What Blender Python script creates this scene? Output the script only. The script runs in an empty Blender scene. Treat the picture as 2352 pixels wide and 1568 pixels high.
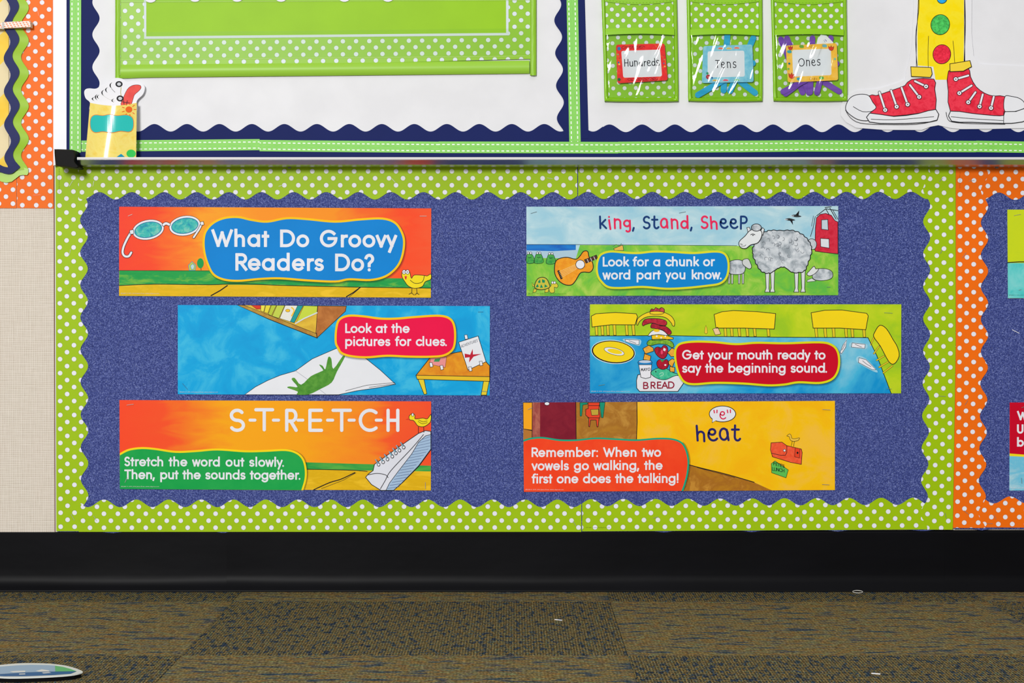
import bpy, bmesh, math, random
from mathutils import Vector, noise as mnoise
random.seed(7)
C = bpy.context.scene.collection
sc = bpy.context.scene

# ---------------------------------------------------------------- camera, light, exposure
S = 1360.0        # pixels of the photograph per metre on the wall
D = 4.14          # camera to wall
H = 657.0 / S     # camera height
VX, VY = 1176.0, 700.0
cam = bpy.data.objects.new('camera', bpy.data.cameras.new('camera'))
C.objects.link(cam); sc.camera = cam
cam.location = (0, -D, H); cam.rotation_euler = (math.pi/2, 0, 0)
cam.data.sensor_width = 36; cam.data.lens = 36*S*D/2352
cam.data.shift_y = -84/2352; cam.data.clip_start = .05

w = bpy.data.worlds.new('room_light'); sc.world = w; w.use_nodes = True
w.node_tree.nodes['Background'].inputs[0].default_value = (.97, .98, 1, 1)
w.node_tree.nodes['Background'].inputs[1].default_value = .37

def area(name, loc, look, sx, sy, power, col=(1, 1, 1)):
    l = bpy.data.lights.new(name, 'AREA'); l.shape = 'RECTANGLE'; l.size = sx; l.size_y = sy
    l.energy = power; l.color = col
    o = bpy.data.objects.new(name, l); C.objects.link(o); o.location = loc
    o.rotation_euler = (Vector(look)-Vector(loc)).to_track_quat('-Z', 'Y').to_euler()
    return o
area('key_softbox', (-1.4, -6.2, 2.0), (.1, 0, .45), 1.0, 1.0, 275, (1, .99, .97))
area('ceiling_lamp', (.4, -1.9, 2.65), (.2, -.6, .3), 2.2, 1.0, 9, (1, .99, .97))
sc.view_settings.view_transform = 'Standard'; sc.view_settings.look = 'None'
sc.view_settings.exposure = 0.0; sc.view_settings.gamma = 1.0
sc.view_settings.use_curve_mapping = False

# ---------------------------------------------------------------- helpers: materials
def lin(c):
    return tuple((v/255/12.92 if v/255 <= .04045 else ((v/255+.055)/1.055)**2.4) for v in c) + (1,)
MATS = {}
def new_mat(name, rough=.5, spec=.3):
    m = bpy.data.materials.new(name); m.use_nodes = True
    b = m.node_tree.nodes['Principled BSDF']
    b.inputs['Roughness'].default_value = rough; b.inputs['Specular IOR Level'].default_value = spec
    return m, m.node_tree, b
def nd(t, kind, **kw):
    n = t.nodes.new(kind)
    for k, v in kw.items():
        if isinstance(k, str) and k.startswith('i_'):
            key = k[2:].replace('_', ' ')
            n.inputs[int(key) if key.isdigit() else key].default_value = v
        else: setattr(n, k, v)
    return n
def math_(t, op, a, b=None, c=None):
    n = t.nodes.new('ShaderNodeMath'); n.operation = op
    for i, v in enumerate((a, b, c)):
        if v is None: continue
        if isinstance(v, (int, float)): n.inputs[i].default_value = v
        else: t.links.new(v, n.inputs[i])
    return n.outputs[0]
def mixc(t, fac, a, b):
    n = t.nodes.new('ShaderNodeMix'); n.data_type = 'RGBA'
    for i, v in ((0, fac), (6, a), (7, b)):
        if isinstance(v, (int, float, tuple)): n.inputs[i].default_value = v
        else: t.links.new(v, n.inputs[i])
    return n.outputs[2]
def ramp(t, fac, stops, interp='LINEAR'):
    r = t.nodes.new('ShaderNodeValToRGB'); r.color_ramp.interpolation = interp
    while len(r.color_ramp.elements) < len(stops): r.color_ramp.elements.new(.5)
    for e, (p, c) in zip(r.color_ramp.elements, stops): e.position = p; e.color = lin(c)
    t.links.new(fac, r.inputs[0]); return r.outputs[0]
def flat(c, rough=.45, spec=.08):
    k = ('flat', c, rough, spec)
    if k not in MATS:
        m, t, b = new_mat('printed_colour', rough, spec)
        n = nd(t, 'ShaderNodeTexNoise', i_Scale=.35, i_Detail=3.0)
        tc = nd(t, 'ShaderNodeUVMap'); t.links.new(tc.outputs[0], n.inputs['Vector'])
        lo = tuple(v*.985 for v in c); hi = tuple(min(255, v*1.008+.5) for v in c)
        t.links.new(ramp(t, n.outputs[0], [(.35, lo), (.65, hi)]), b.inputs['Base Color'])
        MATS[k] = m
    return MATS[k]
def paint(*cols, sx=1.0, sy=1.0, scale=1.2, rough=.42, name='painted_print'):
    """patchy watercolour print from two or three colours"""
    k = ('paint', cols, sx, sy, scale)
    if k not in MATS:
        m, t, b = new_mat(name, rough, .09)
        uv = nd(t, 'ShaderNodeUVMap'); mp = nd(t, 'ShaderNodeMapping', i_Scale=(sx, sy, 1))
        t.links.new(uv.outputs[0], mp.inputs[0])
        n = nd(t, 'ShaderNodeTexNoise', i_Scale=scale, i_Detail=6.0, i_Roughness=.6, i_Distortion=.6)
        t.links.new(mp.outputs[0], n.inputs['Vector'])
        st = [(.36+.28*i/(len(cols)-1), c) for i, c in enumerate(cols)]
        t.links.new(ramp(t, n.outputs[0], st), b.inputs['Base Color'])
        MATS[k] = m
    return MATS[k]
def wash(stops, x0, x1, amp=.12, name='painted_sunset_print'):
    """colours change along x (pixel frame), edges broken by noise"""
    m, t, b = new_mat(name, .45, .09)
    uv = nd(t, 'ShaderNodeUVMap'); sp = nd(t, 'ShaderNodeSeparateXYZ'); t.links.new(uv.outputs[0], sp.inputs[0])
    mp = nd(t, 'ShaderNodeMapping', i_Scale=(.5, 1.6, 1)); t.links.new(uv.outputs[0], mp.inputs[0])
    n = nd(t, 'ShaderNodeTexNoise', i_Scale=.8, i_Detail=6.0, i_Distortion=.8); t.links.new(mp.outputs[0], n.inputs['Vector'])
    f = math_(t, 'DIVIDE', math_(t, 'SUBTRACT', sp.outputs[0], x0/32.06), (x1-x0)/32.06)
    f = math_(t, 'ADD', f, math_(t, 'MULTIPLY', math_(t, 'SUBTRACT', n.outputs[0], .5), amp*4))
    t.links.new(ramp(t, f, stops), b.inputs['Base Color'])
    return m
def dots(base, dot=(238, 238, 247), r=.165, rough=.42, spec=.13, lo=.97, name='polka_dot_print'):
    """polka dots: UV unit = one lattice pitch, dots at integers and at half offsets"""
    m, t, b = new_mat(name, rough, spec)
    uv = nd(t, 'ShaderNodeUVMap')
    ds = []
    for off in (.5, 0.0):
        a = nd(t, 'ShaderNodeVectorMath', operation='ADD'); a.inputs[1].default_value = (off, off, 0)
        t.links.new(uv.outputs[0], a.inputs[0])
        f = nd(t, 'ShaderNodeVectorMath', operation='FRACTION'); t.links.new(a.outputs[0], f.inputs[0])
        s = nd(t, 'ShaderNodeVectorMath', operation='SUBTRACT'); s.inputs[1].default_value = (.5, .5, 0)
        t.links.new(f.outputs[0], s.inputs[0])
        l = nd(t, 'ShaderNodeVectorMath', operation='LENGTH'); t.links.new(s.outputs[0], l.inputs[0])
        ds.append(l.outputs['Value'])
    dmin = math_(t, 'MINIMUM', *ds)
    mr = nd(t, 'ShaderNodeMapRange'); t.links.new(dmin, mr.inputs[0])
    mr.inputs[1].default_value = r-.012; mr.inputs[2].default_value = r+.012
    ring = nd(t, 'ShaderNodeMapRange'); t.links.new(dmin, ring.inputs[0])
    ring.inputs[1].default_value = r; ring.inputs[2].default_value = r+.045
    n = nd(t, 'ShaderNodeTexNoise', i_Scale=.25, i_Detail=3.0); t.links.new(uv.outputs[0], n.inputs['Vector'])
    bc = ramp(t, n.outputs[0], [(.3, tuple(v*lo for v in base)), (.7, base)])
    edge = mixc(t, ring.outputs[0], lin(tuple(v*.82 for v in base)), bc)
    t.links.new(mixc(t, mr.outputs[0], lin(dot), edge), b.inputs['Base Color'])
    return m
def ribbon_mat():
    """green ribbon print, two rows of stitches; u in stitch pitches, v in pixels from the top"""
    m, t, b = new_mat('stitched_ribbon_print', .45, .3)
    uv = nd(t, 'ShaderNodeUVMap'); sp = nd(t, 'ShaderNodeSeparateXYZ'); t.links.new(uv.outputs[0], sp.inputs[0])
    fu = math_(t, 'FRACT', sp.outputs[0]); inu = math_(t, 'LESS_THAN', fu, .56)
    v = sp.outputs[1]
    r1 = math_(t, 'LESS_THAN', math_(t, 'ABSOLUTE', math_(t, 'SUBTRACT', v, .26)), .045)
    r2 = math_(t, 'LESS_THAN', math_(t, 'ABSOLUTE', math_(t, 'SUBTRACT', v, .81)), .045)
    st = math_(t, 'MULTIPLY', inu, math_(t, 'MAXIMUM', r1, r2))
    mp = nd(t, 'ShaderNodeMapping', i_Scale=(.4, 30, 1)); t.links.new(uv.outputs[0], mp.inputs[0])
    n = nd(t, 'ShaderNodeTexNoise', i_Scale=1.0, i_Detail=2.0); t.links.new(mp.outputs[0], n.inputs['Vector'])
    g = ramp(t, n.outputs[0], [(.35, (128, 207, 82)), (.65, (143, 220, 95))])
    t.links.new(mixc(t, st, g, lin((246, 250, 246))), b.inputs['Base Color'])
    return m
def denim():
    m, t, b = new_mat('denim_print_paper', .6, .12)
    tc = nd(t, 'ShaderNodeTexCoord')
    n1 = nd(t, 'ShaderNodeTexNoise', i_Scale=430.0, i_Detail=4.0, i_Roughness=.8); t.links.new(tc.outputs['Object'], n1.inputs['Vector'])
    mp = nd(t, 'ShaderNodeMapping', i_Scale=(1, 1, 1)); mp.inputs['Rotation'].default_value = (0, .6, 0)
    t.links.new(tc.outputs['Object'], mp.inputs[0])
    n2 = nd(t, 'ShaderNodeTexNoise', i_Scale=800.0, i_Detail=1.0); t.links.new(mp.outputs[0], n2.inputs['Vector'])
    n3 = nd(t, 'ShaderNodeTexNoise', i_Scale=3.0, i_Detail=3.0); t.links.new(tc.outputs['Object'], n3.inputs['Vector'])
    c = ramp(t, n1.outputs[0], [(.34, (24, 38, 96)), (.47, (50, 64, 130)), (.56, (78, 92, 158)), (.66, (136, 148, 202))])
    sparkle = nd(t, 'ShaderNodeMapRange'); t.links.new(n2.outputs[0], sparkle.inputs[0])
    sparkle.inputs[1].default_value = .64; sparkle.inputs[2].default_value = .74
    sparkle.inputs[4].default_value = .6
    c = mixc(t, sparkle.outputs[0], c, lin((168, 182, 222)))
    c2 = mixc(t, math_(t, 'MULTIPLY', n3.outputs[0], .22), c, lin((84, 86, 152)))
    t.links.new(c2, b.inputs['Base Color'])
    return m
def weave():
    m, t, b = new_mat('woven_wall_fabric', .8, .2)
    tc = nd(t, 'ShaderNodeTexCoord')
    outs = []
    for sc3 in ((1, 1, .12), (.12, 1, 1)):
        mp = nd(t, 'ShaderNodeMapping', i_Scale=sc3); t.links.new(tc.outputs['Object'], mp.inputs[0])
        n = nd(t, 'ShaderNodeTexNoise', i_Scale=260.0, i_Detail=2.0); t.links.new(mp.outputs[0], n.inputs['Vector'])
        outs.append(n.outputs[0])
    sp = nd(t, 'ShaderNodeSeparateXYZ'); t.links.new(tc.outputs['Object'], sp.inputs[0])
    lines = []
    for ax, o in ((0, outs[0]), (2, outs[1])):
        v = math_(t, 'ADD', math_(t, 'MULTIPLY', sp.outputs[ax], 2*math.pi/.0031), math_(t, 'MULTIPLY', o, 5.0))
        lines.append(math_(t, 'MULTIPLY', math_(t, 'ADD', math_(t, 'SINE', v), 1.0), .5))
    hgt = math_(t, 'ADD', lines[0], lines[1])
    big = nd(t, 'ShaderNodeTexNoise', i_Scale=14.0, i_Detail=4.0); t.links.new(tc.outputs['Object'], big.inputs['Vector'])
    f = math_(t, 'ADD', math_(t, 'MULTIPLY', hgt, .38), math_(t, 'MULTIPLY', math_(t, 'ADD', outs[0], outs[1]), .2))
    c = ramp(t, f, [(.2, (192, 180, 164)), (.5, (222, 213, 198)), (.85, (238, 230, 218))])
    c = mixc(t, math_(t, 'MULTIPLY', big.outputs[0], .35), c, lin((226, 208, 196)))
    t.links.new(c, b.inputs['Base Color'])
    bp = nd(t, 'ShaderNodeBump', i_Strength=.35, i_Distance=.0006); t.links.new(hgt, bp.inputs['Height'])
    t.links.new(bp.outputs[0], b.inputs['Normal'])
    return m
def carpet(vertical):
    m, t, b = new_mat('loop_pile_carpet', .95, .05)
    tc = nd(t, 'ShaderNodeTexCoord')
    def rot(sx, sy):
        mp = nd(t, 'ShaderNodeMapping', i_Scale=((sx, sy, 1) if not vertical else (sy, sx, 1)))
        t.links.new(tc.outputs['Object'], mp.inputs[0]); return mp.outputs[0]
    # yarn colour: long streaks along the yarn choose the hue, short dashes the value
    n1 = nd(t, 'ShaderNodeTexNoise', i_Scale=1.0, i_Detail=4.0, i_Roughness=.7, i_Distortion=.2)
    t.links.new(rot(*((17, 44) if not vertical else (30, 100))), n1.inputs['Vector'])
    n2 = nd(t, 'ShaderNodeTexNoise', i_Scale=1.0, i_Detail=4.0, i_Roughness=.75)
    t.links.new(rot(*((150, 130) if not vertical else (60, 300))), n2.inputs['Vector'])
    hn = math_(t, 'ADD', math_(t, 'MULTIPLY', math_(t, 'SUBTRACT', n1.outputs[0], .5), 2.2 if vertical else 1.55), .5)
    hue = ramp(t, hn, [(.20, (50, 58, 84)), (.30, (52, 82, 90)), (.38, (84, 72, 80)), (.44, (130, 126, 88)), (.49, (112, 108, 78)),
                    (.54, (148, 120, 62)), (.59, (122, 88, 54)), (.64, (108, 106, 88)), (.70, (136, 140, 84)), (.78, (60, 74, 98))])
    vmul = nd(t, 'ShaderNodeMapRange'); t.links.new(n2.outputs[0], vmul.inputs[0])
    vmul.inputs[1].default_value = .34; vmul.inputs[2].default_value = .66; vmul.inputs[3].default_value = .4; vmul.inputs[4].default_value = 1.9
    vs = nd(t, 'ShaderNodeVectorMath', operation='SCALE'); t.links.new(hue, vs.inputs[0]); t.links.new(vmul.outputs[0], vs.inputs['Scale'])
    c = vs.outputs[0]
    # loops: rows across the yarn direction
    sp = nd(t, 'ShaderNodeSeparateXYZ'); t.links.new(tc.outputs['Object'], sp.inputs[0])
    a, bb = (sp.outputs[1], sp.outputs[0]) if not vertical else (sp.outputs[0], sp.outputs[1])
    nj = nd(t, 'ShaderNodeTexNoise', i_Scale=55.0, i_Detail=2.0); t.links.new(tc.outputs['Object'], nj.inputs['Vector'])
    wob = math_(t, 'MULTIPLY', math_(t, 'SUBTRACT', nj.outputs[0], .5), 6.0 if not vertical else 1.6)
    row = math_(t, 'SINE', math_(t, 'ADD', math_(t, 'MULTIPLY', a, 2*math.pi/(.0040 if vertical else .0090)), wob))
    loop = math_(t, 'SINE', math_(t, 'ADD', math_(t, 'MULTIPLY', bb, 2*math.pi/(.0150 if vertical else .0050)), math_(t, 'MULTIPLY', wob, 2.0)))
    hh = math_(t, 'ADD', math_(t, 'MULTIPLY', row, .5 if vertical else .35), math_(t, 'MULTIPLY', loop, .5 if vertical else .25))
    gap = nd(t, 'ShaderNodeMapRange'); t.links.new(hh, gap.inputs[0])
    gap.inputs[1].default_value = -.85; gap.inputs[2].default_value = .2; gap.inputs[3].default_value = .25 if vertical else .36; gap.inputs[4].default_value = 1.0
    fib = nd(t, 'ShaderNodeTexNoise', i_Scale=420.0, i_Detail=2.0); t.links.new(tc.outputs['Object'], fib.inputs['Vector'])
    k = math_(t, 'MULTIPLY', gap.outputs[0], math_(t, 'ADD', math_(t, 'MULTIPLY', fib.outputs[0], 1.1), .45))
    mul = nd(t, 'ShaderNodeVectorMath', operation='SCALE'); t.links.new(c, mul.inputs[0]); t.links.new(k, mul.inputs['Scale'])
    t.links.new(mul.outputs[0], b.inputs['Base Color'])
    bp = nd(t, 'ShaderNodeBump', i_Strength=.8, i_Distance=.0018); t.links.new(hh, bp.inputs['Height'])
    t.links.new(bp.outputs[0], b.inputs['Normal'])
    return m
def vinyl(c, rough=.42, spec=.08):
    m, t, b = new_mat('black_vinyl', rough, spec)
    tc = nd(t, 'ShaderNodeTexCoord')
    mp = nd(t, 'ShaderNodeMapping', i_Scale=(1, 1, 2)); t.links.new(tc.outputs['Object'], mp.inputs[0])
    n = nd(t, 'ShaderNodeTexNoise', i_Scale=7.0, i_Detail=3.0); t.links.new(mp.outputs[0], n.inputs['Vector'])
    t.links.new(ramp(t, n.outputs[0], [(.3, c), (.7, tuple(v*1.5 for v in c))]), b.inputs['Base Color'])
    bp = nd(t, 'ShaderNodeBump', i_Strength=.3, i_Distance=.002); t.links.new(n.outputs[0], bp.inputs['Height'])
    t.links.new(bp.outputs[0], b.inputs['Normal'])
    return m
def metal(c, rough=.35):
    m, t, b = new_mat('brushed_aluminium', rough, .5)
    b.inputs['Metallic'].default_value = 1
    tc = nd(t, 'ShaderNodeTexCoord'); mp = nd(t, 'ShaderNodeMapping', i_Scale=(1, 60, 60)); t.links.new(tc.outputs['Object'], mp.inputs[0])
    n = nd(t, 'ShaderNodeTexNoise', i_Scale=6.0, i_Detail=2.0); t.links.new(mp.outputs[0], n.inputs['Vector'])
    t.links.new(ramp(t, n.outputs[0], [(.3, tuple(v*.93 for v in c)), (.7, c)]), b.inputs['Base Color'])
    return m
def clear_film(tint=(.93, .95, .93), rough=.07, refl=1.0, bump=.25):
    m, t, b = new_mat('clear_vinyl_film', rough, .5)
    t.nodes.remove(b); out = t.nodes['Material Output']
    tr = nd(t, 'ShaderNodeBsdfTransparent'); tr.inputs[0].default_value = tint + (1,)
    gl = nd(t, 'ShaderNodeBsdfGlossy', i_Roughness=rough)
    tc = nd(t, 'ShaderNodeTexCoord')
    n = nd(t, 'ShaderNodeTexNoise', i_Scale=45.0, i_Detail=3.0); t.links.new(tc.outputs['Object'], n.inputs['Vector'])
    bp = nd(t, 'ShaderNodeBump', i_Strength=bump, i_Distance=.002); t.links.new(n.outputs[0], bp.inputs['Height'])
    t.links.new(bp.outputs[0], gl.inputs['Normal'])
    fr = nd(t, 'ShaderNodeFresnel', i_IOR=1.5); t.links.new(bp.outputs[0], fr.inputs['Normal'])
    mx = nd(t, 'ShaderNodeMixShader'); t.links.new(math_(t, 'MULTIPLY', fr.outputs[0], refl), mx.inputs[0])
    t.links.new(tr.outputs[0], mx.inputs[1]); t.links.new(gl.outputs[0], mx.inputs[2]); t.links.new(mx.outputs[0], out.inputs[0])
    return m
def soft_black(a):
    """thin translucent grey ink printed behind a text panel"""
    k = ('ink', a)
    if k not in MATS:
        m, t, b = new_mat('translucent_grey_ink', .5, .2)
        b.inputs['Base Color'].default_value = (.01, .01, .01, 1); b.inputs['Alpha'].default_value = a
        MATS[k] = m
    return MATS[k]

# ---------------------------------------------------------------- helpers: geometry
def pos(x, y, p=0.0):
    """a point that the photograph shows at pixel (x, y), p metres in front of the wall"""
    k = (D-p)/D
    return Vector(((x-VX)/S*k, -p, H+(VY-y)/S*k))
def floorpt(x, y, h=0.0):
    d = S*D*(H-h)/(y-VY)
    return Vector(((x-VX)*d/(S*D), d-D, h))
ORG = {}
def props(o, label=None, cat=None, group=None, kind=None):
    if label: o['label'] = label
    if cat: o['category'] = cat
    if group: o['group'] = group
    if kind: o['kind'] = kind
    return o
def empty(name, loc, label=None, cat=None, group=None, kind=None):
    o = bpy.data.objects.new(name, None); C.objects.link(o); o.location = loc; o.empty_display_size = .02
    ORG[o.name] = Vector(loc)
    return props(o, label, cat, group, kind)
class MB:
    """collects faces (world coordinates) and links them as one mesh object"""
    def __init__(s): s.v = []; s.f = []; s.m = []; s.uv = []; s.mats = []
    def mi(s, m):
        if m not in s.mats: s.mats.append(m)
        return s.mats.index(m)
    def face(s, pts, mat, uvs=None):
        b = len(s.v); s.v += [tuple(p) for p in pts]; s.f.append(tuple(range(b, b+len(pts))))
        s.m.append(s.mi(mat)); s.uv.append(uvs or [(0, 0)]*len(pts))
    def grid(s, rows, mat, uvrows=None, close=False):
        """shared-vertex quad grid, smooth"""
        b = len(s.v); n = len(rows[0])
        for r in rows: s.v += [tuple(p) for p in r]
        mi = s.mi(mat)
        for i in range(len(rows)-1):
            for j in range(n-1):
                s.f.append((b+i*n+j, b+i*n+j+1, b+(i+1)*n+j+1, b+(i+1)*n+j)); s.m.append(mi)
                if uvrows: s.uv.append([uvrows[i][j], uvrows[i][j+1], uvrows[i+1][j+1], uvrows[i+1][j]])
                else: s.uv.append([(0, 0)]*4)
    def poly(s, px, mat, p, uvf=None):
        """flat polygon facing the room from pixel points"""
        uvf = uvf or (lambda x, y: (x/32.06, y/32.06))
        if area2(px) > 0: px = px[::-1]
        s.face([pos(x, y, p) for x, y in px], mat, [uvf(x, y) for x, y in px])
    def slab(s, px, mat, p0, p1, uvf=None, side=None):
        """sheet with real thickness: front at p1, back at p0"""
        uvf = uvf or (lambda x, y: (x/32.06, y/32.06))
        if area2(px) > 0: px = px[::-1]
        fr = [pos(x, y, p1) for x, y in px]; bk = [Vector((q.x, -p0, q.z)) for q in fr]
        uv = [uvf(x, y) for x, y in px]
        s.face(fr, mat, uv); s.face(bk[::-1], side or mat, uv[::-1])
        n = len(px)
        for i in range(n):
            j = (i+1) % n
            s.face([fr[j], fr[i], bk[i], bk[j]], side or mat, [uv[j], uv[i], uv[i], uv[j]])
    def ribbon(s, px, wd, mat, p, closed=False, caps=True, sq=False):
        px = [q for i, q in enumerate(px) if i == 0 or math.dist(q, px[i-1]) > 1e-4]
        if not closed and len(px) > 4 and math.dist(px[0], px[-1]) < 1e-3: closed = True; px = px[:-1]
        n = len(px)
        if n < 2: return
        L, R = [], []
        for i in range(n):
            a = px[i-1] if (i > 0 or closed) else None; c = px[(i+1) % n] if (i < n-1 or closed) else None
            q = px[i]
            ds = []
            if a is not None: d = math.dist(a, q) or 1; ds.append(((q[0]-a[0])/d, (q[1]-a[1])/d))
            if c is not None: d = math.dist(q, c) or 1; ds.append(((c[0]-q[0])/d, (c[1]-q[1])/d))
            if len(ds) == 2 and ds[0][0]*ds[1][0]+ds[0][1]*ds[1][1] < .5 and not closed:
                # sharp corner: draw as two strokes
                s.ribbon(px[:i+1], wd, mat, p, False, caps, sq); s.ribbon(px[i:], wd, mat, p+7e-6, False, caps, sq); return
            dx = sum(e[0] for e in ds); dy = sum(e[1] for e in ds); l = math.hypot(dx, dy) or 1
            dx /= l; dy /= l
            k = wd/2/max(.5, dx*ds[0][0]+dy*ds[0][1])
            L.append((q[0]+dy*k, q[1]-dx*k)); R.append((q[0]-dy*k, q[1]+dx*k))
        m = n if closed else n-1
        for i in range(m):
            j = (i+1) % n
            s.poly([L[i], L[j], R[j], R[i]], mat, p)
        if caps and not closed:
            for q, r in ((px[0], px[1]), (px[-1], px[-2])):
                a0 = math.atan2(q[1]-r[1], q[0]-r[0])
                if sq:
                    ux, uy = math.cos(a0), math.sin(a0); h_ = wd/2
                    s.poly([(q[0]+h_*(a*ux-b*uy), q[1]+h_*(a*uy+b*ux)) for a, b in ((0, -1), (.75, -1), (.95, -.8), (.95, .8), (.75, 1), (0, 1))], mat, p)
                else: s.poly([(q[0]+wd/2*math.cos(a0+a*math.pi/8), q[1]+wd/2*math.sin(a0+a*math.pi/8)) for a in range(-4, 5)], mat, p)
    def box(s, lo, hi, mat):
        x0, y0, z0 = lo; x1, y1, z1 = hi
        c = [Vector(q) for q in ((x0,y0,z0),(x1,y0,z0),(x1,y1,z0),(x0,y1,z0),(x0,y0,z1),(x1,y0,z1),(x1,y1,z1),(x0,y1,z1))]
        for f in ((0,1,5,4),(1,2,6,5),(2,3,7,6),(3,0,4,7),(4,5,6,7),(3,2,1,0)): s.face([c[i] for i in f], mat)
    def build(s, name, parent=None, base=None, smooth=False, **pr):
        if parent is not None: o0 = ORG[parent.name]
        elif base is not None: o0 = Vector(base)
        else:
            xs = [q[0] for q in s.v]; ys = [q[1] for q in s.v]; zs = [q[2] for q in s.v]
            o0 = Vector(((min(xs)+max(xs))/2, max(ys), min(zs)))
        me = bpy.data.meshes.new(name)
        me.from_pydata([(a-o0.x, b-o0.y, c-o0.z) for a, b, c in s.v], [], s.f)
        for m in s.mats: me.materials.append(m)
        me.polygons.foreach_set('material_index', s.m)
        ul = me.uv_layers.new(name='UVMap')
        ul.data.foreach_set('uv', [c for f in s.uv for q in f for c in q])
        if smooth: me.polygons.foreach_set('use_smooth', [True]*len(me.polygons))
        me.update()
        o = bpy.data.objects.new(name, me); C.objects.link(o)
        if parent is not None: o.parent = parent
        else: o.location = o0
        ORG[o.name] = o0
        return props(o, **pr)
def area2(p):
    return sum(p[i][0]*p[(i+1) % len(p)][1]-p[(i+1) % len(p)][0]*p[i][1] for i in range(len(p)))
def smooth(pts, n=6, closed=True):
    out = []; m = len(pts)
    for i in range(m if closed else m-1):
        if closed: a, b, c, d = (pts[(i+k) % m] for k in (-1, 0, 1, 2))
        else: a, b, c, d = pts[max(i-1, 0)], pts[i], pts[i+1], pts[min(i+2, m-1)]
        for k in range(n):
            t = k/n
            out.append(tuple(.5*((2*b[j])+(-a[j]+c[j])*t+(2*a[j]-5*b[j]+4*c[j]-d[j])*t*t+(-a[j]+3*b[j]-3*c[j]+d[j])*t**3) for j in (0, 1)))
    if not closed: out.append(tuple(pts[-1]))
    return out
def inset(pts, d):
    n = len(pts); sg = 1 if area2(pts) > 0 else -1; out = []
    for i in range(n):
        a, c = pts[i-1], pts[(i+1) % n]; dx, dy = c[0]-a[0], c[1]-a[1]; l = math.hypot(dx, dy) or 1
        out.append((pts[i][0]-dy/l*d*sg, pts[i][1]+dx/l*d*sg))
    return out
def ell(cx, cy, rx, ry, rot=0, n=28):
    c, s_ = math.cos(rot), math.sin(rot)
    return [(cx+rx*math.cos(a)*c-ry*math.sin(a)*s_, cy+rx*math.cos(a)*s_+ry*math.sin(a)*c) for a in (i*2*math.pi/n for i in range(n))]
def rrect(q, r, n=5):
    """rounded quadrilateral"""
    out = []
    for i in range(4):
        a, b, c = q[i-1], q[i], q[(i+1) % 4]
        la = math.dist(a, b); lc = math.dist(c, b)
        p0 = (b[0]+(a[0]-b[0])*r/la, b[1]+(a[1]-b[1])*r/la); p1 = (b[0]+(c[0]-b[0])*r/lc, b[1]+(c[1]-b[1])*r/lc)
        for k in range(n+1):
            t = k/n; out.append(tuple((1-t)**2*p0[j]+2*t*(1-t)*b[j]+t*t*p1[j] for j in (0, 1)))
    return out

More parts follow.
